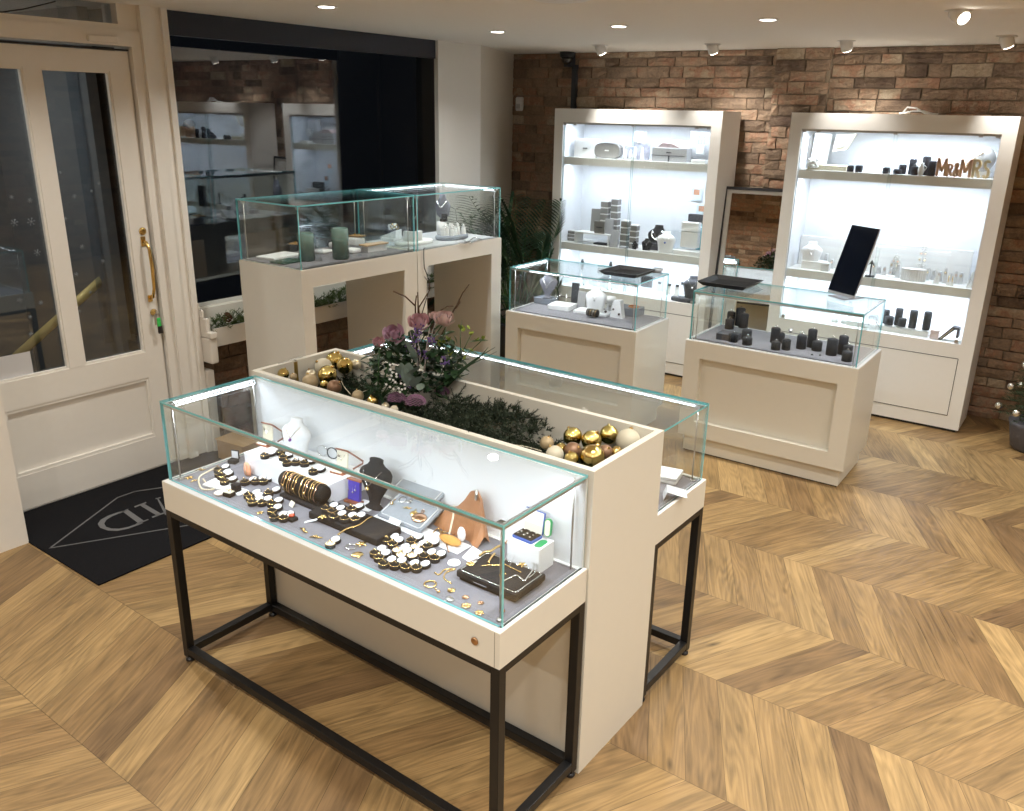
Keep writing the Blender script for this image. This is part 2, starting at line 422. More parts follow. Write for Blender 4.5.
MB().tube([(.0, .014*math.cos(a), -.02+.02*math.sin(a)) for a in [2*PI*i/16 for i in range(16)]], .0018, 5, closed=True).build('key_ring', steel, kt)
MB().box(-.012, .004, -.003, .003, -.012, .012).box(-.004, 0, -.018, 0, -.07, -.010, .001).build('key', steel, kt)
MB().box(-.004, .003, -.004, .02, -.085, -.03, .003).build('key_tag', pbr('green_tag', (.05, .62, .12), .3), kt)
MB().box(-.006, .006, -.002, .026, -.125, -.08, .004).build('key_fob', black_plastic, kt)
MB().box(WX+.03, WX+.055, 2.50, 2.66, 2.43, 2.462, .004).build('door_contact', paint, door)
MB().box(dx1-.002, dx1+.002, 1.69, 1.975, 2.31, 2.375).build('hinge_plate', pbr('grey_plate', (.22, .23, .23), .5), door)
# the dark seal line along the head of the leaf
MB().box(WX-.01, WX+.012, 1.67, 2.735, 2.397, 2.406).build('door_seal', black_plastic, door)
MB().box(WX-.02, WX+.02, 1.657, 2.745, .0, .012).build('threshold', steel, door)
# snowflake decals inside the panes
fl = pbr('frosted_decal', (.22, .25, .28), .6)
m = MB(); rr = random.Random(5)
def flake(m, y, z, r):
    for k in range(3):
        a = k*PI/3+.2; dy, dz = r*math.cos(a), r*math.sin(a)
        m.tube([(dx1-.026, y-dy, z-dz), (dx1-.026, y+dy, z+dz)], .0013, 4)
        for q in (-1, 1):
            ey, ez = y+q*dy*.65, z+q*dz*.65
            for b_ in (.6, -.6): m.tube([(dx1-.026, ey, ez), (dx1-.026, ey+q*r*.3*math.cos(a+b_), ez+q*r*.3*math.sin(a+b_))], .001, 4)
for k in range(13): flake(m, rr.uniform(1.86, 2.12), rr.uniform(.95, 1.75), rr.uniform(.010, .022))
for k in range(10): flake(m, rr.uniform(2.28, 2.5), rr.uniform(1.0, 1.8), rr.uniform(.008, .016))
m.build('snowflake_decal', fl, door)['kind'] = 'stuff'
# outside: porch floor, brass handrail beyond the door
_a, _b = at_x(16, 357, -5.15), at_x(150, 236, -5.15); RA, RB = (_a.y, _a.z), (_b.y, _b.z)
hr = thing('handrail', 'brass handrail sloping down outside behind the glazed door', 'handrail', (-5.15, 2.3, 0))
MB().tube([(0, RA[0]-2.3, RA[1]), (0, RB[0]-2.3, RB[1])], .026, 12).build('rail', pbr('aged_brass', (.72, .55, .22), .5, metal=.3), hr)
MB().tube([(0, RA[0]-2.3, 0), (0, RA[0]-2.3, RA[1])], .014, 8).build('post', black_metal, hr)

pl = thing('porch_fill_lamp', 'unseen lamp added outside the glazed door to light the handrail', 'lamp', (-5.45, 1.75, 2.60))  # unseen lamp, added to brighten the handrail and porch behind the glass
MB().lathe([(0, -.03), (.05, -.03), (.055, 0)], (0, 0, 0), 20).build('fill_diffuser', led_warm, pl)
light('lamp', 'AREA', (0, 0, -.05), pl, 9, WARM, size=.1)
struct('wall_porch', MB().box(-6.3, -6.2, -.5, 2.72, 0, 2.9), pbr('porch_grey', (.16, .165, .175), .7))
struct('trim_12', MB().box(-6.2, -5.4, -.5, 2.70, -.05, -.001), pbr('porch_floor', (.05, .05, .055), .6))
struct('trim_13', MB().box(-6.2, -4.98, 2.66, 2.72, 0, 2.9), pbr('porch_grey', (.16, .165, .175), .7))
# shop window
m = MB().pane(-5.158, -5.15, 2.60, 5.78, .72, CEIL, edge=0)
win = struct('window_1', m, glass_win)
win.matrix_world = T(-5.15, 4.1, 0) @ rotm('Z', .05) @ T(5.15, -4.1, 0)
bay = pbr('bay_charcoal', (.035, .036, .04), .55)
struct('trim_9', MB().box(-5.25, -4.78, 2.70, 5.9, .68, .74), bay)
struct('trim_10', MB().box(-5.20, -4.72, 2.80, 2.86, .74, CEIL), bay)
struct('trim_11', MB().box(-5.30, -4.78, 5.70, 5.76, .74, CEIL), pbr('bay_grey', (.11, .11, .115), .5))
# night street behind the window: dark fascia and dark shopfront opposite
dark_navy = pbr('night_fascia', (.012, .016, .028), .4)
struct('trim_4', MB().box(-4.72, -4.675, 2.96, 5.25, 2.50, CEIL), dark_navy)
# wall below the window: brick, with the pilaster base
brick_wall('wall_window', 2.45, 0, .75, T(-4.70, 5.35, 0) @ rotm('Z', -PI/2) @ T(0, 0, 0) if False else T(-4.70, 2.9, 0) @ rotm('Z', PI/2), mats=[brick_mat('dark_brick', .75), mortar], seed=21, ch=.10, bw=.30, rough=1.6)
struct('trim_5', MB().box(-4.82, -4.72, 2.9, 5.3, 0, .93), paint)
struct('trim_6', MB().box(-4.72, -4.56, 3.03, 5.2, .70, .715).box(-4.575, -4.56, 3.03, 5.2, .715, .815).box(-4.72, -4.70, 3.03, 5.2, .715, .92), paint)
m = MB()
def _px(u, v, x): q = at_x(u, v, x); return q.y, q.z
for (u, v0, v1, dx, bv) in ((199, 304, 311, .06, .004), (204, 310, 319, .085, .01), (211, 318, 333, .11, .008), (218, 332, 338, .15, .006), (220, 337, 363, .135, .012)):
    y_, z0_ = _px(u, v1, WX+dx); _, z1_ = _px(u, v0, WX+dx); m.box(-4.71, WX+dx, 2.968, y_, z0_, z1_, bv)
m.box(-4.71, WX+.07, 2.968, 3.02, 0, .55, .006)
struct('trim_7', m, pbr('white_stonework', (.78, .74, .68), .6, bump=.3, bscale=60))
brick_wall('trim_8', .20, 0, .44, T(WX+.12, 3.02, 0) @ rotm('Z', PI/2), mats=[brick_mat('rubble_stone', .8), mortar], seed=5, ch=.15, bw=.22, rough=2)
# white pier right of the window and the angled wall to the brick
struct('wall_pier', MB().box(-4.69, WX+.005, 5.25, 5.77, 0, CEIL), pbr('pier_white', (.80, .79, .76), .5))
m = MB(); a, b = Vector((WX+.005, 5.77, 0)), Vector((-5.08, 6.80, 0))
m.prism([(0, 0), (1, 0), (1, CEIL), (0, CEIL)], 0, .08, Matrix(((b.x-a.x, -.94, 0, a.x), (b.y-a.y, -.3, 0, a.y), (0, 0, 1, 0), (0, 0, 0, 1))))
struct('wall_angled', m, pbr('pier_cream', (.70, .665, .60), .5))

# ------------------------------------------------------------------ display cases
def grp(name, label, cat, x, y, yaw, group=None):
    """root at local frame point (x, y) of the frame turned by yaw about the origin"""
    return thing(name, label, cat, (x*math.cos(yaw)-y*math.sin(yaw), x*math.sin(yaw)+y*math.cos(yaw), 0), yaw, group)
def screws(m, pts, r=.006):
    for p in pts: m.ball(p, r, 8)
def table_case(name, label, x0, x1, y0, y1, glass_y0, glass_y1, back, side_leds):
    """open black steel table with a white tray and a glass box; local = room coordinates"""
    t = thing(name, label, 'display case', ((x0+x1)/2, (y0+y1)/2, 0))
    ox, oy = (x0+x1)/2, (y0+y1)/2; W, D = (x1-x0)/2, (y1-y0)/2
    ztop, zb, z0_ = .792, .677, .653
    m = MB(); r = .016
    m.box(-W, W, -D, -D+r, zb, ztop); m.box(-W, W, D-r, D, zb, ztop); m.box(-W, -W+r, -D+r, D-r, zb, ztop); m.box(W-r, W, -D+r, D-r, zb, ztop); m.box(-W+r, W-r, -D+r, D-r, zb, ztop-.02)
    m.build('tray', cream, t)
    e = .006
    m = MB(); m.box(-W+.001, W-.001, -D+.001, -D+r+e, ztop, ztop+.002); m.box(-W+.001, W-.001, D-r-e, D-.001, ztop, ztop+.002)
    m.box(-W+.001, -W+r+e, -D+r+e, D-r-e, ztop, ztop+.002); m.box(W-r-e, W-.001, -D+r+e, D-r-e, ztop, ztop+.002); m.build('tray_rim', white_rim, t)
    MB().box(-W+r+e, W-r-e, -D+r+e, D-r-e, ztop-.019, ztop-.001).build('velvet_base', baize, t)
    s = .032
    for sx in (-1, 1):
        for sy in (-1, 1):
            lx, ly = sx*(W-s/2), sy*(D-s/2)
            lg = MB().box(lx-s/2, lx+s/2, ly-s/2, ly+s/2, .022, z0_+.024, .002).build('leg', black_metal, t)
            MB().lathe([(.016, 0), (.018, .004), (.015, .012), (.008, .014), (.008, .024)], (lx, ly, 0), 16).build('foot', black_plastic, lg)
    for sy in (-1, 1):
        MB().box(-W+s, W-s, sy*(D-s/2)-s/2, sy*(D-s/2)+s/2, .035, .035+s, .002).build('bottom_rail', black_metal, t)
        MB().box(-W+s, W-s, sy*(D-s/2)-s/2, sy*(D-s/2)+s/2, z0_, z0_+.024).build('top_rail', black_metal, t)
    for sx in (-1, 1):
        MB().box(sx*(W-s/2)-s/2, sx*(W-s/2)+s/2, -D+s, D-s, .035, .035+s, .002).build('bottom_rail', black_metal, t)
        MB().box(sx*(W-s/2)-s/2, sx*(W-s/2)+s/2, -D+s, D-s, z0_, z0_+.024).build('top_rail', black_metal, t)
    gx = W-.012; ga, gb = glass_y0-oy, glass_y1-oy; th = .008; gz = ztop+.002; gt = 1.107
    mats = [glass, glass_edge]
    MB().pane(-gx, gx, ga, gb, gt-th, gt).build('glass_top', mats, t)
    yo = ga if back == 'hi' else gb-th
    MB().pane(-gx, gx, yo, yo+th, gz, gt-th).build('glass_front', mats, t)
    a_, b_ = (ga+th, gb) if back == 'hi' else (ga, gb-th)
    for sx in (-1, 1):
        xx = sx*(gx-th/2); MB().pane(xx-th/2, xx+th/2, a_, b_, gz, gt-th).build('glass_side', mats, t)
    # LED profile along the front top edge and along both sides, the diodes towards the inside
    sg = 1 if back == 'hi' else -1; yf = ga+th if back == 'hi' else gb-th
    p = MB(); p.box(-gx+th, gx-th, yf, yf+sg*.010, gt-th-.014, gt-th); pf = p.build('light_profile', alu, t)
    q = MB(); q.mi = 0
    nled = 110
    for k in range(nled):
        xx = -gx+.04+(2*gx-.08)*k/(nled-1); q.box(xx-.0032, xx+.0032, yf+sg*.010, yf+sg*.0125, gt-th-.0095, gt-th-.0055)
    q.build('led_strip', led_cool, pf)
    light('led_light', 'AREA', (0, yf+sg*.016, gt-.022), t, 3.3*LED_W, COOL, size=2*gx-.1, sy=.01, target=(0, yf+sg*.22, gz), spread=2.6)
    for sx in side_leds:
        xa = sx*(gx-th); p = MB(); p.box(xa-sx*.010, xa, a_+.01, b_-.01, gt-th-.014, gt-th); pf = p.build('light_profile', alu, t)
        q = MB(); q.box(xa-sx*.010, xa-sx*.0125, a_+.02, b_-.02, gt-th-.009, gt-th-.004).build('led_strip', led_cool, pf)
        light('led_light', 'AREA', (xa-sx*.018, (a_+b_)/2, gt-.024), t, .5*LED_W, COOL, size=(b_-a_)*.9, sy=.01, target=(xa-sx*.3, (a_+b_)/2, gz), spread=2.6)
    for sx in (-1, 1):
        m = MB(); m.tube([(sx*(gx-.028), yf+sg*.022, gz), (sx*(gx-.028), yf+sg*.022, gt-th)], .003, 8)
        m.box(sx*(gx-.028)-.009, sx*(gx-.028)+.009, yf+sg*.010, yf+sg*.03, gt-th-.016, gt-th); m.lathe([(.010, 0), (.010, .003), (.004, .005)], (sx*(gx-.028), yf+sg*.022, gz), 12); m.build('corner_rod', steel, t)
    for sx in (-1, 1):
        yb = (gb-.03) if back == 'hi' else (ga+.03)
        MB().tube([(sx*(gx-.028), yb, gz), (sx*(gx-.028), yb, gt-th)], .003, 8).build('corner_rod', steel, t)
    return t, ox, oy, W, D
CX0, CX1 = -2.795, -1.192
front_case, *_ = table_case('glass_table_case', 'nearest glass-topped jewellery table with white tray on black steel frame, packed with rings', CX0, CX1, 1.573, 2.016, 1.596, 2.014, 'hi', (-1, 1))

MB().box(-.789, .789, .2130, .2205, .794, 1.1).build('back_panel', pbr('white_laminate', (.84, .85, .86), .25), front_case)
# lock and the joint of the tray front
m = MB(); m.lathe([(.012, 0), (.012, .004), (.009, .006), (.0, .006)], (.715, -.2215, .735), 18, rotm('X', PI/2)); m.build('cam_lock', pbr('old_brass', (.55, .33, .18), .35, metal=1), front_case)
MB().box(.783, .7845, -.2222, -.2205, .678, .791).build('tray_joint', pbr('joint_line', (.25, .22, .18), .8), front_case)  # butt joint drawn as a thin brown strip
rear_case, *_ = table_case('glass_table_case', 'glass-topped table on the far side of the planter with folded white cards', CX0, CX1, 2.478, 2.887, 2.480, 2.872, 'lo', (-1,))
MB().box(-.789, .789, -.2035, -.1960, .794, 1.1).build('back_panel', pbr('white_laminate', (.84, .85, .86), .25), rear_case)
# planter between the two tables
pl_ = thing('planter_box', 'tall cream planter box full of gold baubles between two glass-topped tables', 'planter', (-2.0, 2.247, 0))
m = MB(); W, D, th = .8125, .2255, .024
m.box(-W, W, -D, -D+th, .0, 1.12); m.box(-W, W, D-th, D, 0, 1.12); m.box(-W, -W+th, -D+th, D-th, 0, 1.12); m.box(W-th, W, -D+th, D-th, 0, 1.12); m.box(-W+th, W-th, -D+th, D-th, .0, .93)
m.build('box', cream, pl_)
MB().box(-W+th, -W+th+.002, -.03, -.012, 1.02, 1.115).build('gold_tag', pbr('gold_tag', (.55, .38, .12), .4, metal=.8), pl_)
MB().tube([(-W+th+.003, -.02, 1.122), (-W-.002, -.02, 1.124)], .003, 6).tube([(-W+.012, -.10, 1.123), (-W+.012, .03, 1.125)], .002, 6).build('wire_hook', steel, pl_)

def glass_box(t, x0, x1, y0, y1, z0, z1, strip, wl=3.0, th=.008):
    """five sheet glass box in local coords; strip: list of ('x'|'y', side) top LED profiles"""
    mats = [glass, glass_edge]
    MB().pane(x0, x1, y0, y1, z1-th, z1).build('glass_top', mats, t)
    MB().pane(x0, x1, y0, y0+th, z0, z1-th).build('glass_side', mats, t)
    MB().pane(x0, x1, y1-th, y1, z0, z1-th).build('glass_side', mats, t)
    MB().pane(x0, x0+th, y0+th, y1-th, z0, z1-th).build('glass_side', mats, t)
    MB().pane(x1-th, x1, y0+th, y1-th, z0, z1-th).build('glass_side', mats, t)
    for ax, side in strip:
        if ax == 'x':      # runs along x at the y side
            yy = y0+th if side < 0 else y1-th; s = -side
            pf = MB().box(x0+th, x1-th, yy, yy+s*.010, z1-th-.014, z1-th).build('light_profile', alu, t)
            MB().box(x0+.03, x1-.03, yy+s*.010, yy+s*.0125, z1-th-.013, z1-th-.002).build('led_strip', led_cool, pf)
            light('led_light', 'AREA', ((x0+x1)/2, yy+s*.018, z1-.026), t, wl*LED_W, COOL, size=(x1-x0)*.9, sy=.01, target=((x0+x1)/2, yy+s*.2, z0), spread=2.6)
        else:
            xx = x0+th if side < 0 else x1-th; s = -side
            pf = MB().box(xx, xx+s*.010, y0+th, y1-th, z1-th-.014, z1-th).build('light_profile', alu, t)
            MB().box(xx+s*.010, xx+s*.0125, y0+.03, y1-.03, z1-th-.013, z1-th-.002).build('led_strip', led_cool, pf)
            light('led_light', 'AREA', (xx+s*.018, (y0+y1)/2, z1-.026), t, wl*LED_W, COOL, size=(y1-y0)*.9, sy=.01, target=(xx+s*.2, (y0+y1)/2, z0), spread=2.6)
    for px in (x0+.03, x1-.03):
        for py in (y0+.03, y1-.03):
            m = MB(); m.tube([(px, py, z0), (px, py, z1-th)], .003, 8); m.box(px-.009, px+.009, py-.009, py+.009, z1-th-.018, z1-th); m.lathe([(.012, 0), (.011, .004), (.004, .006)], (px, py, z0), 12); m.build('corner_rod', steel, t)

def counter(name, label, yaw, x0, x1, y0, y1, ztop, gt, strips, wl=3.0):
    t = grp(name, label, 'display case', (x0+x1)/2, (y0+y1)/2, yaw)
    W, D = (x1-x0)/2, (y1-y0)/2; zb = .123
    m = MB(); fd = .045
    # body with a recessed shaker panel in the front
    m.box(-W, W, -D+fd, D, zb, ztop)
    px0, px1, pz0, pz1 = -W+.105, W-.105, zb+.105, ztop-.108
    m.box(-W, px0, -D, -D+fd, zb, ztop); m.box(px1, W, -D, -D+fd, zb, ztop); m.box(px0, px1, -D, -D+fd, zb, pz0); m.box(px0, px1, -D, -D+fd, pz1, ztop)
    m.build('body', cream, t)
    MB().box(-W+.028, W-.028, -D+.04, D-.03, .008, zb).build('plinth', cream, t)
    MB().box(-W+.034, W-.034, -D+.046, D-.036, 0, .008).build('plinth_gap', black_plastic, t)
    MB().box(-W+.002, W-.002, -D+.002, D-.002, ztop, ztop+.004).build('top_rim', white_rim, t)
    MB().box(-W+.035, W-.035, -D+.035, D-.035, ztop+.004, ztop+.009).build('velvet_base', baize, t)
    glass_box(t, -W+.018, W-.018, -D+.015, D-.015, ztop+.004, gt, strips, wl)
    return t
RC = dict(yaw=.028, x0=-2.128, x1=-1.052, y0=4.986, y1=5.54, z=.772)
LC = dict(yaw=.049, x0=-3.402, x1=-2.358, y0=4.9935, y1=5.519, z=.772)
right_counter = counter('glass_counter', 'cream panelled counter with glass top showing black ring stands and a tilted tablet', RC['yaw'], RC['x0'], RC['x1'], RC['y0'], RC['y1'], .764, 1.084, [('x', -1), ('y', 1)], .75)
left_counter = counter('glass_counter', 'cream panelled counter with glass top showing necklace busts and a black tray on it', LC['yaw'], LC['x0'], LC['x1'], LC['y0'], LC['y1'], .764, 1.084, [('x', -1), ('y', -1)], .75)

def tall_case(label, y0, y1, strips, mid):
    x0, x1 = -4.395, -3.832; t = thing('tall_display_case', label, 'display case', ((x0+x1)/2, (y0+y1)/2, 0))
    W, D = (x1-x0)/2, (y1-y0)/2; zt = 1.25; lg = .075 if mid else .06
    m = MB(); m.box(-W, W, -D, D, 1.147, zt); m.box(-W, W, -D, -D+.085, 0, 1.147); m.box(-W, W, D-.115, D, 0, 1.147)
    m.build('arch_body', cream_gloss, t)
    MB().box(-W+.002, W-.002, -D+.002, D-.002, zt, zt+.003).build('top_rim', cream, t)
    glass_box(t, -W+.005, W-.008, -D+.008, D-.008, zt+.003, 1.612, strips, .5)
    return t
tall_a = tall_case('nearer tall cream arch display case below the dark shop window', 3.139, 4.098, [], True)
tall_b = tall_case('farther tall cream arch display case in front of the white pier', 4.106, 5.006, [('x', 1), ('y', -1)], True)

# wall cabinets
def cabinet(label, x0, x1, e):
    y0, y1 = 6.524, 6.90; t = grp('wall_cabinet', label, 'cabinet', (x0+x1)/2, (y0+y1)/2, CABYAW)
    W, D = (x1-x0)/2, (y1-y0)/2; H = 2.163; fr = .087; bot, top = .645, 2.052
    m = MB(); m.box(-W, -W+fr, -D, D, .02, H); m.box(W-fr, W, -D, D, .02, H); m.box(-W+fr, W-fr, -D, D, top, H); m.box(-W+fr, W-fr, -D+.002, D, .02, bot)
    m.box(-W+fr, W-fr, D-.015, D, bot, top)
    m.build('carcass', cab_white, t)
    MB().box(-W+fr, W-fr, D-.02, D-.015, bot, top).box(-W+fr, -W+fr+.004, -D+.03, D-.02, bot, top).box(W-fr-.004, W-fr, -D+.03, D-.02, bot, top).build('lining', cab_in, t)
    MB().box(-W+.02, W-.02, -D+.02, D-.02, 0, .02).build('plinth', black_plastic, t)
    d = MB().box(-W+fr, W-fr, -D-.002, -D+.001, .121, .542).build('door', cab_white, t)
    g = MB(); r = .002
    for a in ((-W+fr, W-fr, .118, .122), (-W+fr, W-fr, .540, .544)): g.box(a[0], a[1], -D-.0028, -D, a[2], a[3])
    for xx in (-W+fr, W-fr): g.box(xx-r, xx+r, -D-.0028, -D, .12, .542)
    g.build('door_gap', black_plastic, d)
    for z in (1.765, 1.03):
        s = MB().box(-W+fr+.004, W-fr-.004, -D+.035, D-.02, z-.030, z).box(-W+fr+.004, W-fr-.004, -D+.035, -D+.050, z-.062, z-.030).build('shelf', cab_white, t)
        MB().box(-W+fr+.03, W-fr-.03, -D+.055, -D+.068, z-.036, z-.030).build('led_strip', led_cool, s)
    for z in (top-.004, 1.724, .989):
        light('led_light', 'AREA', (0, -D+.095, z-.014), t, e*LED_W, COOL, size=2*(W-fr)-.08, sy=.03, target=(0, -D+.20, z-.8), spread=2.8)
    MB().box(-W+fr+.02, W-fr-.02, -D+.05, -D+.065, top-.006, top).build('led_strip', led_cool, t)
    # two sliding glass doors on a slim top rail
    for a, b, yy in ((-W+fr+.004, .012, -D+.012), (-.012, W-fr-.004, -D+.024)):
        MB().pane(a, b, yy, yy+.006, bot+.004, top-.012, edge=1).build('glass_door', [glass, glass_edge_dk], t)
    MB().box(-W+fr, W-fr, -D+.004, -D+.032, top-.014, top).build('door_track', steel, t)
    for xx in (-W+fr+.02, -W+fr+.12, 0, W-fr-.12, W-fr-.02): MB().box(xx-.013, xx+.013, -D-.003, -D+.01, top-.024, top-.002, .002).build('door_clamp', steel, t)
    for a, b in ((W-fr-.045, W-fr-.02), (-W+fr+.02, -W+fr+.045)): MB().box(a, b, -D-.004, -D+.01, bot+.004, bot+.03, .002).build('door_lock', steel, t)
    return t, W-fr, D
cabL, CLW, CD = cabinet('left white lit wall cabinet of grey watch boxes and black busts', -4.179, -2.655, 5.0)
cabR, CRW, _ = cabinet('right white lit wall cabinet with wooden MR & MRS letters on top shelf', -2.126, -.655, 7.5)

# ------------------------------------------------------------------ ceiling lamps
dl0 = None
def downlight(x, y, label, group):
    global dl0
    if dl0 is None:
        t = thing('ceiling_downlight', label, 'ceiling light', (x, y, CEIL), 0, group)
        MB().lathe([(.055, -.001), (.057, -.004), (.046, -.006), (.042, -.002)], (0, 0, 0), 28).build('trim_ring', white_plastic, t)
        MB().lathe([(.0, -.0065), (.040, -.0065), (.040, -.005)], (0, 0, 0), 24).build('diffuser', led_warm, t)
        light('lamp', 'AREA', (0, 0, -.012), t, LAMP_W, WARM, size=.08, spread=2.4)
        dl0 = t; return t
    return dup(dl0, (x, y, CEIL), 0, label, group)
downlight(-3.751, 4.83, 'leftmost lit round downlight of the row across the middle of the ceiling', 'downlights in the white ceiling')
downlight(-2.83, 4.83, 'second lit round downlight of the row across the middle of the ceiling', 'downlights in the white ceiling')
downlight(-1.905, 4.83, 'third lit round downlight of the row across the middle of the ceiling', 'downlights in the white ceiling')
downlight(-3.69, 3.30, 'lit round downlight nearest the dark window and door', 'downlights in the white ceiling')
for x, y in [(x, y) for y in (3.30, 1.77, .24, -1.3) for x in (-3.69, -2.77, -1.84, -.92, 0, .92, 1.9)] + [(x, 4.83) for x in (.0, .95, 1.9)]:
    if (x, y) == (-3.69, 3.30): continue
    if y < 3 and x < -3.5 and y < 1: continue
    if (x, y) in ((-2.77, 3.30), (-1.84, 3.30), (-2.77, 1.77), (-1.84, 1.77)): continue
    downlight(x, y, 'round downlight of the ceiling rows nearer the camera, over the oak floor', 'downlights nearer the camera')
def eyeball(x, y, target, label, ang_=1.5, e=1.0):
    t = thing('eyeball_spotlight', label, 'spotlight', (x, y, CEIL), 0, 'tilting eyeball spotlights')
    MB().lathe([(.058, -.001), (.060, -.005), (.044, -.007), (.04, -.002)], (0, 0, 0), 28).build('trim_ring', white_plastic, t)
    d = Vector(target)-Vector((x, y, CEIL)); d.normalize(); q = d.to_track_quat('-Z', 'Y').to_matrix().to_4x4()
    h = MB().lathe([(.030, -.055), (.038, -.05), (.040, -.01), (.038, .015), (.0, .03)], (0, 0, -.012), 20, q).build('tilting_head', white_plastic, t)
    MB().lathe([(.0, -.0575), (.029, -.0575), (.029, -.0545)], (0, 0, -.012), 20, q).build('lens', led_warm, h)
    p = Vector((0, 0, -.012))+d*.065
    light('lamp', 'SPOT', p, t, 48*e, (1, .95, .87), angle=ang_, blend=.7, radius=.03, target=p+d)
    return t
eyeball(-3.735, 6.10, (-3.5, 6.75, 1.5), 'leftmost small eyeball spotlight by the black camera dome near the brick wall')
eyeball(-2.89, 6.30, (-2.75, 7.0, 1.4), 'eyeball spotlight above the gap between the two white cabinets')
eyeball(-1.94, 6.36, (-1.75, 7.0, 1.4), 'eyeball spotlight in front of the top of the right white cabinet')
eyeball(-.97, 6.36, (-.45, 7.0, 1.2), 'rightmost eyeball spotlight near the brick wall above the right cabinet corner')
eyeball(-.964, 4.82, (.2, 3.9, 1.75), 'lit eyeball spotlight tilted sideways with its glowing lens showing', .75, .6)
#DETAILS
# ================================================================== small builders
white_velvet = pbr('white_leatherette', (.84, .84, .85), .5)
dark_velvet = pbr('charcoal_velvet', (.020, .019, .020), .9, var=.2, bump=.2, bscale=500, spec=.15)
grey_suede = pbr('blue_grey_suede', (.27, .29, .32), .9, var=.12, bump=.2, bscale=400)
brown_velvet = pbr('brown_velvet', (.055, .032, .018), .8)
gold = pbr('gold', (.85, .60, .25), .22, metal=1)
rose_gold = pbr('rose_gold', (.80, .50, .33), .22, metal=1)
silver = pbr('silver', (.80, .80, .78), .18, metal=1)
mahogany = pbr('red_mahogany', (.28, .09, .04), .3, var=.2, scale=60)
ivory = pbr('ivory_satin', (.82, .76, .60), .6)
paper = pbr('white_card', (.85, .85, .86), .7)
cushion_w = pbr('white_satin', (.82, .82, .84), .45)
blue_velvet = pbr('royal_purple_velvet', (.035, .015, .33), .6, sheen=.5)
leather_tan = pbr('tan_hide', (.36, .16, .07), .5, var=.35, scale=35, bump=.4, bscale=80)
gem = pbr('amethyst', (.25, .05, .35), .05, coat=1)
red_gem = pbr('coral_red', (.75, .10, .05), .25)
ZV = .7915                               # velvet level of the near case
def pxm(u, v, z, px):
    """metres spanned by px pixels at that point"""
    return (at(u, v, z)-Vector((0, 0, CAMZ))).dot(CF)*px/FPX
def B1(x, y): return (150+x/6.76, 380+y/6.76)
def B2(x, y): return (250+x/8.11, 400+y/8.11)
def B3(x, y): return (200+x/7.314, 460+y/7.314)
def B4(x, y): return (310+x/7.314, 460+y/7.314)
def B5(x, y): return (330+x/7.314, 430+y/7.314)
def B6(x, y): return (440+x/6.827, 470+y/6.827)
def B7(x, y): return (420+x/6.827, 530+y/6.827)

# ---- open round ring boxes
_rb = {}
def ring_box(p, label, group, rz=0, cream_in=False):
    k = cream_in
    if k not in _rb:
        t = thing('ring_box', label, 'ring box', p, rz, group)
        r = .0168
        b = MB().lathe([(r*.93, 0), (r, .002), (r, .014)], (0, 0, 0), 20).build('base', dark_velvet, t)
        MB().lathe([(r-.0004, .0145), (r+.0004, .0152), (r-.001, .0160)], (0, 0, 0), 20).build('rim', gold, b)
        MB().lathe([(r-.001, .0135), (r-.002, .0165), (.0, .0165)], (0, 0, 0), 20).build('cushion', ivory if k else black_matte, t)
        MB().tube([(0+.0075*math.cos(a)*.8, -.002+.0075*math.cos(a)*.5, .0175+.008*math.sin(a)) for a in [2*PI*i/16 for i in range(16)]], .0014, 5, closed=True).ball((.0, -.002, .0268), .0028, 8).build('ring', gold, t)
        M = T(0, r*.98, .012) @ rotm('X', math.radians(12)) @ T(0, r*.95, 0)
        l = MB().lathe([(r, 0), (r, .009), (r-.003, .011), (0, .011)], (0, 0, 0), 20, M @ rotm('X', 0) @ T(0, 0, -.011)).build('lid', dark_velvet, t)
        MB().lathe([(0, .0006), (r-.0022, .0006), (r-.0022, .002), (0, .0022)], (0, 0, 0), 20, M @ T(0, 0, -.001)).build('lid_lining', white_velvet, l)
        _rb[k] = t; return t
    return dup(_rb[k], p, rz, label, group)
def boxes(pts, fn, z, label, group, cream=()):
    for i, q in enumerate(pts):
        u, v = fn(*q); ring_box(at(u, v+2, z), label, group, random.uniform(-.25, .25), i in cream)

# ---- risers and pads first
p0, p1, p2 = at(243.2, 452.5, .871), at(328.9, 485, .871), at(349.9, 475.2, .871)
t = thing('display_riser', 'long white block riser carrying ring boxes at the left of the nearest case', 'display riser', ((p0.x+p1.x)/2, (p1.y+2.0)/2, ZV))
MB().box(p0.x-t.location.x, p1.x-t.location.x, p1.y-t.location.y, 2.0-t.location.y, 0, .08, .003).build('block', white_velvet, t)
RX0, RX1, RY0 = p0.x, p1.x, p1.y
boxes([(120, 455), (250, 425), (270, 470), (300, 515), (372, 510), (443, 520), (512, 585)], B2, .8715, 'open round ring box on the long white riser', 'ring boxes on the long white riser')
boxes([(463, 610), (468, 640), (485, 655), (505, 690)], B1, ZV+.012, 'open round ring box on the white pad beside the pearl string', 'ring boxes on the white pad at the left')
boxes([(330, 165), (408, 160), (465, 160)], B3, ZV, 'open round ring box in the row at the foot of the white riser', 'ring boxes in a row below the riser')
boxes([(355, 262), (372, 285), (385, 315), (455, 318), (525, 325), (505, 245)], B3, ZV, 'open round ring box in the cluster left of the bracelet roll', 'ring boxes left of the bracelet roll')
boxes([(528, 380), (545, 425), (612, 432)], B3, ZV, 'open round ring box of the trio beside the coral red ring', 'ring boxes beside the coral ring')
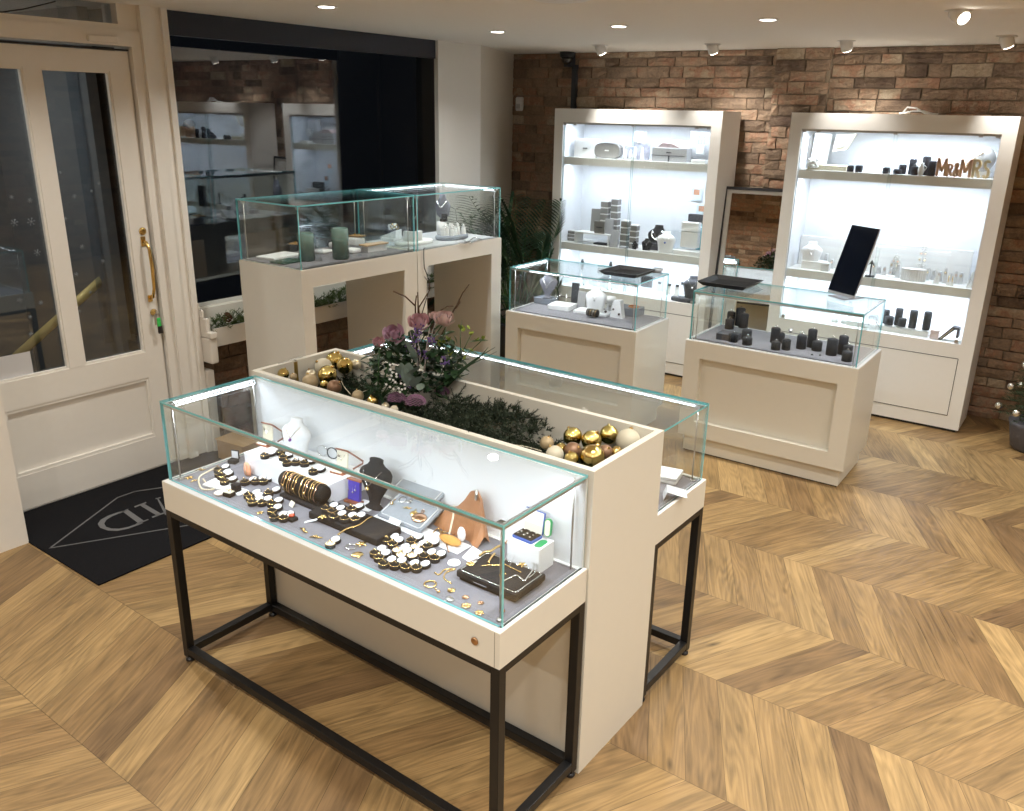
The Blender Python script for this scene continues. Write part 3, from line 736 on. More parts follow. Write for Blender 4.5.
# dark pads
def pad(name, label, cu, cv, sx, sy, h, mat, rz=0, z=ZV, cat='display pad', bev=.004, tilt=0, piping=None):
    p = at(cu, cv, z+h); t = thing(name, label, cat, (p.x, p.y, z), rz)
    M = rotm('X', tilt)
    MB().box(-sx/2, sx/2, -sy/2, sy/2, 0, h, bev, M).build('cushion', mat, t)
    if piping:
        MB().tube([M @ Vector((a*(sx/2-.008), b*(sy/2-.008), h+.0005)) for a, b in ((-1, -.93), (-.93, -1), (.93, -1), (1, -.93), (1, .93), (.93, 1), (-.93, 1), (-1, .93))], .0018, 6, closed=True).build('piping', piping, t)
    return t
padA = pad('ring_pad', 'long dark velvet pad under the middle group of ring boxes and a gold chain', 354, 519, .33, .115, .026, dark_velvet, .0)
zA = ZV+.0265
boxes([(120, 362), (165, 382), (175, 422), (255, 437), (332, 440), (305, 365)], B4, zA, 'open round ring box on the long dark velvet pad', 'ring boxes on the long dark pad')
boxes([(475, 690), (505, 722), (540, 768), (620, 778), (700, 792), (780, 797), (562, 595), (605, 625), (742, 598), (835, 712), (912, 727), (860, 637), (640, 672), (668, 706), (748, 712), (772, 645)], B4, ZV,
      'open round ring box in the biggest cluster, right of centre on the grey velvet', 'ring boxes of the biggest cluster', cream=(12, 13, 14, 15))
ring_box(at(*B4(150, 640), ZV), 'lone open ring box with cream cushion near the front of the grey velvet', 'lone ring box', .3, True)
rd = thing('ring', 'coral red oval ring lying in front of the trio of ring boxes', 'ring', at(*B3(672, 440), ZV))
MB().box(-.018, .018, -.014, .014, 0, .012, .002).build('holder', dark_velvet, rd); MB().ball((0, 0, .019), .0105, 12, .6).build('stone', red_gem, rd)
padF = pad('jewellery_case', 'dark jewellery case with white piping holding gold chains, near the front glass corner', 501, 572, .225, .150, .022, dark_velvet, .0, ZV+.010, piping=silver)
MB().box(-.105, .105, -.07, .07, -.010, 0, .003).build('case_base', black_matte, padF)
MB().box(-.045, .005, -.0765, -.0745, .006, .009).build('clasp', silver, padF)
# stepped dark base below the bracelet roll
t = thing('bracelet_roll', 'black velvet bracelet roll on stepped dark base beside the white riser', 'bracelet stand', at(*B3(770, 300), ZV))
rp = t.location.copy()
rl = .215; MB().lathe([(.026, -rl/2-.004), (.030, -rl/2), (.030, rl/2), (.027, rl/2+.004), (0, rl/2+.004)], (0, 0, .058), 28, rotm('Y', PI/2)).build('roll', black_matte, t)
MB().box(-.10, .11, -.035, .035, 0, .012, .002).box(-.09, .10, -.02, .02, .012, .032, .002).build('base', dark_velvet, t)
chain_proto = None
random.seed(12)
for i in range(13):
    x = -.088+.0145*i+random.uniform(-.003, .003)
    if 5 < i < 7: continue
    tt = thing('gold_bracelet', 'gold chain bracelet looped round the black bracelet roll', 'bracelet', (rp.x+x, rp.y, rp.z+.058), 0, 'bracelets on the black roll')
    m = MB(); n = 26; rr_ = random.uniform(.0325, .034); dp = random.uniform(0, .012)
    m.tube([((.004*math.sin(3*a)+.002), rr_*math.cos(a), rr_*math.sin(a)-(dp if math.sin(a) < -.3 else 0)) for a in [2*PI*k/n for k in range(n)]], random.choice([.0018, .0023, .0028]), 5, closed=True)
    m.build('chain', gold if i % 3 else rose_gold, tt)
    if i % 4 == 1: MB().ball((0, -rr_-.001, -.004), .006, 8).build('charm', gold, tt)

# ---- busts
def bust(label, p, h, mat, rz=0, pend=gold, neck_col=None, lean=-.12, cat='necklace bust', stem=False, pm=None, chain=silver):
    t = thing('necklace_bust', label, cat, p, rz); M = rotm('X', lean) @ Matrix.Scale(h, 4)
    if stem: prof = [(.20, 0), (.22, .02), (.16, .06), (.12, .10), (.15, .22), (.27, .42), (.36, .60), (.375, .70), (.33, .78), (.20, .86), (.155, .92), (.16, .985), (.12, 1.0), (0, 1.0)]
    else: prof = [(.30, 0), (.33, .02), (.345, .15), (.39, .38), (.44, .56), (.435, .66), (.36, .75), (.22, .84), (.175, .91), (.18, .985), (.14, 1.0), (0, 1.0)]
    MB().lathe(prof, (0, 0, 0), 28, M, 1, .5).build('bust', mat, t)
    # chain lying over the front
    pts = []
    for k in range(17):
        a = -1+2*k/16; x = .20*math.sin(a*PI/2)*(1.0) if False else .22*a; z = .80-.30*(1-abs(a)**1.15) 
        rw = .40 if z < .7 else .36-(z-.7)*.9
        y = -.5*math.sqrt(max(.0, rw*rw-x*x))-.02
        pts.append(M @ Vector((x, y, z)))
    MB().tube(pts, h*.008, 5).build('necklace_chain', chain, t)
    q = M @ Vector((0, -.235, .455)); MB().lathe([(0, -.05*h), (.03*h, -.03*h), (.045*h, 0), (.03*h, .03*h), (0, .05*h)], q, 12, rotm('X', PI/2)).build('pendant', pend, t)
    return t
bz = .8715
pb = at(*B2(440, 425), bz)
bust('white necklace bust with a purple pendant standing on the long white riser', Vector((pb.x, 1.93, bz)), .150, white_velvet, .12, gem, chain=gold)
pb = at(*B5(325, 572), ZV)
bust('black necklace bust on stem with gold locket, beside the purple box in the nearest case', pb, .185, dark_velvet, .1, gold, stem=True, chain=silver)
# wooden framed open presentation boxes on the riser
def present(label, p, rz):
    t = thing('presentation_box', label, 'jewellery box', p, rz)
    MB().box(-.03, .03, -.018, .018, 0, .008, .001).box(-.026, .026, -.015, .012, .006, .011).build('tray', mahogany, t)
    MB().box(-.024, .024, -.020, .010, .008, .0125, .002).build('satin_pad', ivory, t)
    M = T(0, .018, .008) @ rotm('X', -.12)
    l = MB().box(-.028, .022, 0, .006, 0, .075, .001, M).build('lid', ivory, t)
    M2 = T(.024, .018, .008) @ rotm('Z', -.6) @ rotm('X', -.1)
    f = MB()
    f.tube([(-.028, .02, .083), (.026, .02, .083), (.075, .045, .045), (.072, .045, .035), (.04, .03, .012)], .0035, 5)
    f.build('frame', mahogany, t)
    MB().box(-.022, -.012, -.004, -.001, .045, .049, 0, M).tube([M @ Vector(q) for q in ((-.020, -.002, .055), (-.005, -.002, .032), (.010, -.002, .055))], .001, 4).build('pendant', silver, l)
    return t
present('open mahogany box with cream satin lid at the left end of the white riser', at(*B2(120, 365), bz), .15)
present('open mahogany box with cream satin lid at the right end of the white riser', at(*B2(725, 590), bz), .15)
def necklace(label, pts, r, mat, cat='necklace', name='necklace', z=ZV, group=None, lift=.002):
    P = [at(u, v, z+lift) for u, v in pts]; o = P[0].copy(); o.z = z
    # smooth it
    Q = []
    for i in range(len(P)-1):
        a, b = P[i], P[i+1]; pm_, pn = P[max(i-1, 0)], P[min(i+2, len(P)-1)]
        for k in range(6):
            s = k/6; Q.append(.5*((2*a)+(b-pm_)*s+(2*pm_-5*a+4*b-pn)*s*s+(3*a-pm_-3*b+pn)*s**3))
    Q.append(P[-1])
    ob = MB().tube([q-o for q in Q], r, 6).build(name, mat); ob.location = o
    return tag(ob, label, cat, group)
# row of three curved black-and-silver bangles behind the riser boxes
for i, (u, v) in enumerate((B2(300, 330), B2(590, 455), B2(670, 475))):
    p = at(u, v, bz); ob = MB().tube([(.022*math.cos(a), .006*math.sin(a)*0, .022+.022*math.sin(a)) for a in [2*PI*k/20 for k in range(20)]], .0022, 6, closed=True).build('bangle', [steel, silver, black_plastic][i]); ob.location = p; ob.rotation_euler = (0, 0, .3)
    tag(ob, ['dark bangle standing behind the ring boxes near the left mahogany box', 'silver bangle standing right of the white bust', 'black bangle standing left of the right mahogany box'][i], 'bangle')
# small folded card on riser, shells
def card(label, u, v, z, w, d, tilt, rz, mat=paper, name='price_card'):
    p = at(u, v, z); ob = MB().box(-w/2, w/2, 0, .0012, 0, d, 0, rotm('X', tilt)).build(name, mat); ob.location = p; ob.rotation_euler = (0, 0, rz)
    return tag(ob, label, 'card')
card('blank white price card by the chain-laden white cloth left of the biggest ring box cluster', *B4(590, 505), ZV, .052, .036, -.75, .0)
card('blank white price card leaning between the biggest ring box cluster and the tan hide stand', *B6(185, 620), ZV, .055, .05, -1.0, -.25)
card('small white price card beside the coral red ring', *B3(765, 455), ZV, .012, .045, -1.3, -.9)
card('small ivory card in front of the bracelet roll', *B3(662, 340), ZV, .028, .02, -.6, -.2, ivory)
# shell shaped coral soap-like stone
t = thing('coral_shell', 'upright peach coloured shell stone beside the white riser', 'ornament', at(*B3(350, 115), ZV))
MB().lathe([(0, 0), (.018, .004), (.021, .025), (.017, .045), (.008, .055), (0, .057)], (0, 0, 0), 20, None, 1, .4).build('shell', pbr('peach_stone', (.85, .38, .22), .4, var=.2, scale=50, sss=.2), t); MB().tube([(0, -.0085, .008), (0, -.0088, .05)], .001, 4).build('shell_ridge', ivory, t)
# pearl string and white pad at left
pad('white_pad', 'white leatherette pad under ring boxes beside the pearl string', *B1(480, 690), .10, .09, .011, white_velvet, .2)
pad('white_pad', 'second white leatherette pad between the ring box row and the clusters', *B1(560, 735), .12, .05, .006, white_velvet, .1)
t = necklace('looped cream pearl necklace lying at the left end of the nearest case', [B1(450, 590), B1(400, 615), B1(340, 650), B1(330, 690), B1(350, 735), B1(400, 742), B1(435, 735), B1(420, 715), B1(385, 700), B1(360, 670)], .0038, pbr('cream_pearl', (.80, .68, .50), .25, coat=.5))
t = thing('round_mirror_box', 'round pale pink compact on the grey velvet beside the ring box cluster', 'compact', at(*B3(145, 250), ZV))
MB().lathe([(.019, 0), (.021, .003), (.021, .007), (.016, .010), (0, .011)], (0, 0, 0), 24).build('case', pbr('pale_pink', (.80, .68, .62), .3), t); MB().lathe([(.0214, .0035), (.0214, .005)], (0, 0, 0), 24).build('band', rose_gold, t)
t = thing('ring_box', 'open square ring box with twin rings left of the biggest cluster of the left half', 'ring box', at(*B3(215, 262), ZV), .2)
MB().box(-.018, .018, -.015, .015, 0, .016, .002).build('base', dark_velvet, t); MB().box(-.015, .015, -.012, .012, .016, .018).build('cushion', ivory, t)
MB().tube([(.006*math.cos(a)-.006, -.002, .02+.007*math.sin(a)) for a in [2*PI*k/14 for k in range(14)]], .0014, 5, closed=True).tube([(.006*math.cos(a)+.006, .002, .02+.007*math.sin(a)) for a in [2*PI*k/14 for k in range(14)]], .0014, 5, closed=True).build('ring', gold, t)
t = thing('ring_box', 'upright open ring box with white lining at the far left beside the glass', 'ring box', at(*B1(565, 560), ZV), .35)
MB().box(-.017, .017, -.015, .015, 0, .016, .002).build('base', dark_velvet, t); l = MB().box(-.017, .017, .014, .020, .012, .048, .002).build('lid', dark_velvet, t); MB().box(-.014, .014, .0125, .0145, .016, .045).build('lid_lining', white_velvet, l)
t = thing('ring_box', 'closed dark cube ring box between two rows of round ring boxes', 'ring box', at(*B3(268, 235), ZV), .1)
MB().box(-.014, .014, -.013, .013, 0, .022, .002).build('base', dark_velvet, t); MB().box(-.0145, .0145, -.0135, .0135, .0225, .034, .003).build('lid', dark_velvet, t)
# purple velvet box with mahogany trim
t = thing('velvet_case', 'upright royal purple velvet case with drop earrings and mahogany trim', 'jewellery box', at(*B5(175, 530), ZV), .1)
MB().box(-.034, .034, -.016, .016, 0, .008, .001).build('base', mahogany, t)
f = MB().box(-.027, .027, -.004, .010, .008, .082, .002, rotm('X', -.10)).build('velvet_panel', blue_velvet, t); MB().box(-.032, .034, -.006, .014, .082, .088, .001, rotm('X', -.10)).build('top_trim', mahogany, t)
for i, (x, z) in enumerate(((-.016, .05), (.004, .045), (.016, .055))):
    MB().tube([(x, -.0075-z*.0, z+.018), (x, -.0078, z+.004)], .0007, 4).ball((x, -.008, z), .004, 8).build('earring', silver, f)
# white cloth under bust and chain area
pad('white_cloth', 'folded white cloth spread below the dark bust and the grey trays', *B4(800, 520), .40, .07, .003, cushion_w, -.02, bev=.001)
pad('white_cloth', 'small white cloth spread in front of the stem of the black bust', *B4(410, 330), .08, .07, .0025, cushion_w, .1, bev=.001)
# two stacked suede trays, the front one tilted
def tray(label, c, sx, sy, tilt, rz):
    t = thing('suede_tray', label, 'jewellery tray', c, rz); M = rotm('X', tilt)
    MB().box(-sx/2, sx/2, -sy/2, sy/2, 0, .012, .004, M).build('tray_base', grey_suede, t)
    MB().tube([M @ Vector((a*(sx/2-.010), b*(sy/2-.010), .0135)) for a, b in ((-1, -.9), (-.92, -1), (.92, -1), (1, -.9), (1, .9), (.92, 1), (-.92, 1), (-1, .9))], .0022, 6, closed=True).build('piping', pbr('silver_piping', (.62, .63, .64), .4), t)
    return t, M
c1 = at(*B5(590, 590), ZV+.035); tr1, TM1 = tray('tilted blue-grey suede tray of gold charms in front of the other suede tray', c1+Vector((0, 0, -.010)), .205, .125, .38, -.02)
c2 = at(*B5(690, 395), ZV+.095); tr2, TM2 = tray('tilted blue-grey suede tray of gold brooches leaning behind the other suede tray', c2+Vector((0, 0, -.010)), .205, .125, .42, -.02)
def trinket(kind, label, p, s, mat, rot=(0, 0, 0), group=None, cat=None):
    s *= 1.65
    m = MB(); nm = {'flower': 'brooch', 'oval': 'locket', 'star': 'brooch', 'bar': 'brooch', 'drop': 'earring', 'ringlet': 'ring'}[kind]
    if kind == 'flower':
        for k in range(6): a = k*PI/3; m.ball((s*.5*math.cos(a), s*.5*math.sin(a), s*.15), s*.30, 8, .5)
        m.ball((0, 0, s*.22), s*.28, 8, .7)
    elif kind == 'oval': m.lathe([(s*.8, 0), (s*.9, s*.1), (s*.75, s*.25), (0, s*.3)], (0, 0, 0), 18, None, 1, .78); m.tube([(.18*s*math.cos(a), .95*s+.18*s*math.sin(a), s*.15) for a in [2*PI*k/10 for k in range(10)]], s*.06, 4, closed=True)
    elif kind == 'star':
        for k in range(5): a = k*2*PI/5+.3; m.tube([(0, 0, s*.2), (s*.6*math.cos(a), s*.6*math.sin(a), s*.15), (s*math.cos(a), s*math.sin(a), s*.1)], [s*.26, s*.18, s*.05], 6)
    elif kind == 'bar': m.tube([(-s, -s*.2, s*.12), (-s*.3, s*.1, s*.15), (s*.3, -s*.1, s*.15), (s, s*.2, s*.12)], [s*.10, s*.18, s*.18, s*.08], 6); m.ball((0, 0, s*.25), s*.28, 8)
    elif kind == 'drop': m.tube([(0, s*1.1, s*.15), (0, s*.2, s*.15)], s*.07, 4); m.lathe([(0, -s*.5), (s*.35, -s*.2), (s*.38, 0), (s*.15, s*.3), (0, s*.4)], (0, 0, s*.2), 10, rotm('X', -PI/2)); m.ball((s*.2, s*1.1, s*.15), s*.2, 8)
    elif kind == 'ringlet': m.tube([(s*math.cos(a), s*math.sin(a), s*.15) for a in [2*PI*k/16 for k in range(16)]], s*.16, 5, closed=True)
    o = m.build(nm, mat); o.location = p; o.rotation_euler = rot
    return tag(o, label, cat or nm, group)
def on_tray(t, M, lx, ly):
    return t.location + (rotm('Z', t.rotation_euler[2]) @ M @ Vector((lx, ly, .013)))
for i, (lx, ly, k, s_, mt) in enumerate(((-.07, .035, 'flower', .012, gold), (-.01, .040, 'bar', .013, gold), (.03, .015, 'flower', .012, gold), (.075, .03, 'star', .014, gold), (-.035, .005, 'bar', .009, silver))):
    trinket(k, 'gold brooch pinned on the rear suede tray' if mt is gold else 'silver bar brooch pinned on the rear suede tray', on_tray(tr2, TM2, lx, ly), s_, mt, (.42, 0, .4*i), 'brooches on the rear suede tray' if mt is gold else None)
for i, (lx, ly, k, s_, mt, lb) in enumerate(((-.085, .0, 'drop', .010, gold, 'gold drop charm at the left edge of the front suede tray'), (-.03, .035, 'star', .008, silver, 'small silver star charm at the back of the front suede tray'), (-.015, .005, 'bar', .009, gold, 'small gold bar charm in the middle of the front suede tray'), (.025, -.005, 'oval', .010, gold, 'small oval gold locket on the front suede tray'), (.06, -.015, 'oval', .019, rose_gold, 'large oval rose gold locket on the front suede tray'), (-.06, .03, 'ringlet', .008, silver, 'tiny silver hoop at the back left of the front suede tray'))):
    trinket(k, lb, on_tray(tr1, TM1, lx, ly), s_, mt, (.38, 0, .3))
# loose pieces on the grey velvet along the front edge
for i, (f, x, y, k, s_, mt, lb) in enumerate((
    (B1, 265, 665, 'star', .011, gold, 'small gold starfish brooch at the far left of the grey velvet'), (B1, 340, 612, 'bar', .012, gold, 'small gold bar brooch at the left back of the grey velvet'), (B1, 300, 685, 'bar', .010, gold, 'thin gold bar brooch in front of the pearl necklace'),
    (B3, 438, 390, 'star', .009, gold, 'gold star brooch in front of the left ring box cluster'), (B3, 760, 520, 'bar', .014, gold, 'gold chain brooch on the front edge of the velvet, left one'), (B3, 850, 570, 'bar', .013, gold, 'gold chain brooch on the front edge of the velvet near the lone ring box'),
    (B4, 345, 697, 'oval', .014, gold, 'round gold medallion on the front edge of the grey velvet'), (B4, 375, 620, 'star', .013, gold, 'gold starfish brooch above the round gold medallion'), (B4, 300, 640, 'ringlet', .010, silver, 'silver hoop left of the gold starfish brooch'), (B4, 95, 420, 'star', .011, gold, 'gold starfish brooch on the long dark velvet pad'),
    (B7, 70, 375, 'ringlet', .011, gold, 'gold hoop earring at the left of the loose pieces near the front corner'), (B7, 125, 425, 'drop', .009, gold, 'gold drop earring below the gold hoop near the front corner'), (B7, 215, 415, 'flower', .010, gold, 'round gold flower brooch near the dark jewellery case'), (B7, 205, 475, 'oval', .010, steel, 'dark oval locket near the front edge of the velvet'),
    (B7, 310, 462, 'flower', .009, rose_gold, 'small rose gold flower brooch in front of the dark jewellery case'), (B7, 315, 522, 'flower', .012, gold, 'large gold flower brooch at the front edge of the velvet'), (B7, 415, 500, 'flower', .008, rose_gold, 'small rose gold cluster brooch below the clasp of the dark case'), (B7, 405, 570, 'flower', .011, gold, 'gold cluster brooch nearest the front corner of the glass'), (B7, 560, 555, 'flower', .008, rose_gold, 'rose gold cluster brooch right of the front glass corner'))):
    trinket(k, lb, at(*f(x, y), ZV+(.027 if 'dark velvet pad' in lb else 0)), s_, mt, (0, 0, i*.7))
necklace('gold rope chain lying on the long dark velvet pad', [B4(205, 545), B4(270, 505), B4(360, 475), B4(420, 430), B4(455, 415)], .0032, gold, z=zA)
t = thing('velvet_tray', 'brown velvet ring tray with gold edging behind the biggest ring box cluster', 'jewellery tray', at(*B4(470, 572), ZV), -.35)
MB().box(-.030, .030, -.024, .024, 0, .004, .001).build('velvet_base', brown_velvet, t); MB().tube([(a*.030, b*.024, .004) for a, b in ((-1, -1), (1, -1), (1, 1), (-1, 1))], .0014, 5, closed=True).build('edging', gold, t); MB().ball((.0, .004, .007), .007, 10, .6).build('stone', silver, t)
t = thing('satin_pouch', 'folded cream satin pouch under the blank price card', 'pouch', at(*B4(555, 520), ZV), -.2)
MB().ball((0, 0, .006), .030, 14, .3).build('pouch_body', ivory, t); MB().tube([(-.022, -.006, .008), (0, -.012, .012), (.022, -.004, .008)], .002, 5).build('drawstring', gold, t)
# chains on white cloth
for i, pts in enumerate(([B6(-10, 410), B6(40, 425), B6(90, 400), B6(150, 395), B6(200, 410), B6(245, 425)], [B6(60, 560), B6(45, 500), B6(80, 450), B6(130, 425), B6(170, 400)], [B4(900, 530), B4(940, 500), B4(960, 545), B4(985, 480), B4(1010, 500)])):
    necklace(['pearl and gold chain draped along the top of the white cloth', 'thin rose gold chain hanging over the front of the white cloth', 'fine charm chain bunched on the white cloth beside the card'][i], pts, .0022, [gold, rose_gold, gold][i], z=ZV+.004)
# tan hide stand
t = thing('hide_stand', 'curved tan hide jewellery stand draped with a pearl strand in the nearest case', 'jewellery stand', at(*B6(215, 440), ZV), -.1)
t.location.y = min(t.location.y, 1.93); t.scale = (1.35, 1.0, 1.45)
m = MB()
def ridge(m, pts, w, th):
    # a curved slab standing on the velvet
    n = len(pts)
    for i in range(n-1):
        (x0, y0, h0), (x1, y1, h1) = pts[i], pts[i+1]
        m.face([(x0, y0-w[i], 0), (x1, y1-w[i+1], 0), (x1, y1, h1), (x0, y0, h0)], True); m.face([(x1, y1+th, 0), (x0, y0+th, 0), (x0, y0+th*.3, h0), (x1, y1+th*.3, h1)], True); m.face([(x0, y0, h0), (x1, y1, h1), (x1, y1+th*.3, h1), (x0, y0+th*.3, h0)], True)
ridge(m, [(-.11, .03, .02), (-.08, .03, .045), (-.045, .03, .06), (-.02, .03, .085), (0, .03, .112), (.02, .03, .12), (.035, .03, .10), (.05, .02, .06), (.06, .01, .02)], [.03, .035, .035, .035, .03, .03, .04, .04, .03], .03)
m.build('hide_body', leather_tan, t)
MB().lathe([(0, 0), (.034, .002), (.036, .006), (.024, .008), (0, .006)], (-.005, -.055, .006), 20, rotm('X', .15), 1, .55).build('leaf_dish', pbr('amber_dish', (.62, .30, .07), .3), t)
MB().tube([(-.03, -.004, .075), (-.028, -.012, .05), (-.03, -.022, .02), (-.03, -.03, .004)], .0025, 6).build('pearl_strand', ivory, t)
MB().ball((.015, -.03, .025), .012, 12, 1.5).build('white_shell', white_velvet, t); MB().tube([(.025, .026, .125), (.026, .02, .10)], .004, 6).build('crystal_drop', silver, t)
# chains on the dark case
zF = ZV+.0325
for i, (pts, r_, mt, lb) in enumerate((([B7(405, 175), B7(440, 150), B7(480, 145), B7(520, 120), B7(555, 105)], .0042, gold, 'thick gold link chain at the back of the dark jewellery case'), ([B7(420, 245), B7(470, 240), B7(530, 242), B7(545, 238)], .0020, gold, 'straight gold bar pin on the dark jewellery case'), ([B7(465, 225), B7(485, 190), B7(510, 160)], .0038, gold, 'short gold link on the dark jewellery case'),
    ([B7(690, 175), B7(740, 195), B7(775, 225), B7(770, 270), B7(735, 320), B7(710, 345), B7(660, 310), B7(610, 330), B7(570, 350), B7(545, 385)], .0026, silver, 'long silver chain curling round the right of the dark jewellery case'), ([B7(700, 185), B7(770, 200), B7(800, 240), B7(790, 285), B7(740, 330)], .0022, silver, 'second silver chain along the right edge of the dark jewellery case'),
    ([B7(560, 225), B7(620, 255), B7(690, 290)], .0024, gold, 'slanted gold bar brooch in the middle of the dark jewellery case'), ([B7(570, 220), B7(600, 165), B7(598, 150)], .0012, silver, 'fine silver stick pin on the dark jewellery case'), ([B7(610, 245), B7(640, 190), B7(650, 160)], .0012, silver, 'second fine silver stick pin on the dark jewellery case'))):
    necklace(lb, pts, r_, mt, z=zF, cat='chain' if 'chain' in lb else 'pin', name='chain' if 'chain' in lb else 'brooch_pin')
trinket('star', 'gold star charm on the right of the dark jewellery case', at(*B7(697, 240), zF), .010, gold); trinket('flower', 'gold flower charm on the left corner of the dark jewellery case', at(*B7(345, 235), zF), .011, gold); trinket('oval', 'tiny pearl stud beside the gold flower charm on the dark case', at(*B7(370, 215), zF), .007, silver)
trinket('drop', 'gold drop earring behind the front glass corner on the dark case', at(*B7(552, 320), zF), .010, gold)
necklace('gold and silver chain tangled in front of the left end of the dark case', [B7(100, 290), B7(130, 305), B7(170, 270), B7(240, 268), B7(180, 290), B7(165, 330), B7(215, 365)], .0026, gold)
t = thing('round_pad', 'round white pad with tiny studs beside the dark jewellery case', 'display pad', at(*B7(232, 230), ZV)); MB().lathe([(.020, 0), (.021, .003), (.019, .007), (0, .008)], (0, 0, 0), 24).build('pad', white_velvet, t); MB().ball((.004, .003, .009), .0016, 6).ball((-.006, -.002, .009), .0016, 6).ball((.002, -.008, .009), .0016, 6).build('stud', silver, t)
# white cube with the two open cases
pc = at(*B6(700, 620), ZV); px = .115
t = thing('display_riser', 'white cube riser carrying the blue and green open boxes at the right end', 'display riser', (-1.335, 1.90, ZV))
pa, pb_, pc_ = at(*B6(470, 400), ZV+.085), at(*B6(705, 465), ZV+.085), at(*B6(800, 400), ZV+.085)
cx_, cy_ = (pa.x+pb_.x)/2, (pb_.y+pc_.y)/2; hx, hy_ = abs(pb_.x-pa.x)/2, abs(pc_.y-pb_.y)/2
print('CUBE', cx_, cy_, hx, hy_)
cy_ = min(cy_, 1.975-hy_); cx_ = min(cx_+.035, -1.245-hx)
t.location = (cx_, cy_, ZV); MB().box(-hx, hx, -hy_, hy_, 0, .085, .002).build('block', white_velvet, t)
zt_ = ZV+.0855
t = thing('ring_case', 'open blue-edged jewellery case with cream lid on the white cube riser', 'jewellery box', (cx_-hx*.22, cy_, zt_), -.05)
a = hx*.62
MB().box(-a, a, -hy_*.7, hy_*.7, 0, .010, .002).build('base', pbr('cobalt_blue', (.03, .09, .35), .4), t); c_ = MB().box(-a+.003, a-.003, -hy_*.7+.003, hy_*.7-.003, .010, .013).build('velvet_insert', black_matte, t)
for i in range(3):
    for j in range(3): MB().ball((-a*.6+a*.6*i, -hy_*.4+hy_*.4*j, .016), .0038, 8).build('earring', silver, c_)
M = T(0, hy_*.7, .010) @ rotm('X', -.15)
l = MB().box(-a, a, 0, .006, 0, .072, .001, M).build('lid', pbr('cobalt_blue_lid', (.03, .09, .35), .4), t); MB().box(-a+.002, a-.003, -.002, .001, .028, .070, 0, M).build('lid_satin', cushion_w, l); MB().box(-a+.002, a-.003, -.002, .001, .002, .028, 0, M).build('lid_pocket', ivory, l)
t = thing('ring_case', 'small open green oval jewellery case with cream lining on the white cube riser', 'jewellery box', (cx_+hx*.68, cy_-.004, zt_), .05)
gm = pbr('emerald_green', (.01, .28, .09), .35)
def oval(m, M, w, h, d, n=20):
    prof = [(w*math.cos(a)*(1 if abs(math.cos(a)) < 1 else 1), h*math.sin(a)) for a in [2*PI*k/n for k in range(n)]]
    r_ = min(w, h); pr_ = []
    for sx, sz in ((1, 1), (-1, 1), (-1, -1), (1, -1)):
        for k in range(5):
            q = (k/4)*PI/2+{(1, 1): 0, (-1, 1): PI/2, (-1, -1): PI, (1, -1): 1.5*PI}[(sx, sz)]; pr_.append((sx*(w-r_)+r_*math.cos(q), sz*(h-r_)+r_*math.sin(q)))
    m.prism(pr_, 0, d, M); return m
oval(MB(), T(0, 0, 0) @ rotm('X', PI/2) @ T(0, -.010, 0), .013, .028, .010).build('base', gm, t)
l = oval(MB(), T(.004, .030, .042) @ rotm('X', -.1), .013, .030, .007).build('lid', gm, t); oval(MB(), T(.004, .028, .042) @ rotm('X', -.1), .009, .026, .003).build('lid_lining', ivory, l)
necklace('cluster of gold charms below the green jewellery case riser', [B6(435, 470), B6(450, 455), B6(460, 480), B6(445, 500)], .004, rose_gold)

# ---- rear table: folded white cards and pad
def folded(label, u, v, w, l, rz, up):
    p = at(u, v, ZV); t = thing('folded_card', label, 'card', p, rz)
    m = MB()
    pts = [(0, 0), (l*.15, up), (l*.9, up*.55), (l, up*.5)]
    for i in range(3):
        (a, za), (b, zb_) = pts[i], pts[i+1]; m.box(-w/2, w/2, 0, 1, 0, 1) if False else m.prism([(a, za), (b, zb_), (b, zb_+.0015), (a, za+.0015)], -w/2, w/2)
    m.build('sheet', paper, t); return t
folded('curled white card standing on the grey velvet of the rear table case', 663, 497, .07, .085, .5, .035)
t = thing('white_box', 'flat white box behind the planter in the rear table case', 'box', at(664, 478, ZV), .2)
MB().box(-.06, .06, -.05, .05, 0, .016, .003).build('box_base', paper, t); MB().box(-.062, .062, -.052, .052, .0165, .028, .003).build('box_lid', paper, t)
# ================================================================== planter contents
gold_shine = pbr('gold_bauble', (.78, .62, .25), .12, metal=1)
champ = pbr('champagne_bauble', (.62, .56, .42), .3, metal=.6)
pearl_b = pbr('pearl_bauble', (.60, .56, .44), .42)
tan_b = pbr('tan_bauble', (.42, .33, .20), .45, metal=.2)
brown_b = pbr('copper_brown_bauble', (.26, .15, .09), .35, metal=.3)
fir = pbr('fir_needles', (.035, .062, .025), .7, var=.5, scale=30)
fir_dark = pbr('dark_fir_needles', (.018, .030, .014), .75, var=.5, scale=30)
leaf_g = pbr('green_leaf', (.035, .10, .028), .45, var=.4, scale=25)
wood_tw = pbr('brown_twig', (.10, .06, .035), .8)
def bauble(u, v, rpx, mat, label, z=1.065):
    r = pxm(u, v, z, rpx); p = at(u, v, z)
    p.x = min(max(p.x, -2.788+r), -1.214-r); p.y = min(max(p.y, 2.048+r), 2.446-r)
    t = thing('bauble', label, 'bauble', p)
    MB().ball((0, 0, 0), r, 24).build('ball', mat, t)
    a = random.uniform(0, 6.28); q = rotm('Z', a) @ rotm('X', random.uniform(.2, .9))
    MB().lathe([(r*.16, r*.97), (r*.16, r*1.12), (0, r*1.14)], (0, 0, 0), 12, q).tube([q @ Vector((r*.07*math.cos(k), 0, r*1.17+r*.07*math.sin(k))) for k in [2*PI*i/8 for i in range(8)]], r*.02, 4, closed=True).build('cap', gold, t)
def P8(x, y): return (240+x/8.533, 340+y/8.533)
def P4(x, y): return (430+x/6.0235, 380+y/6.0235)
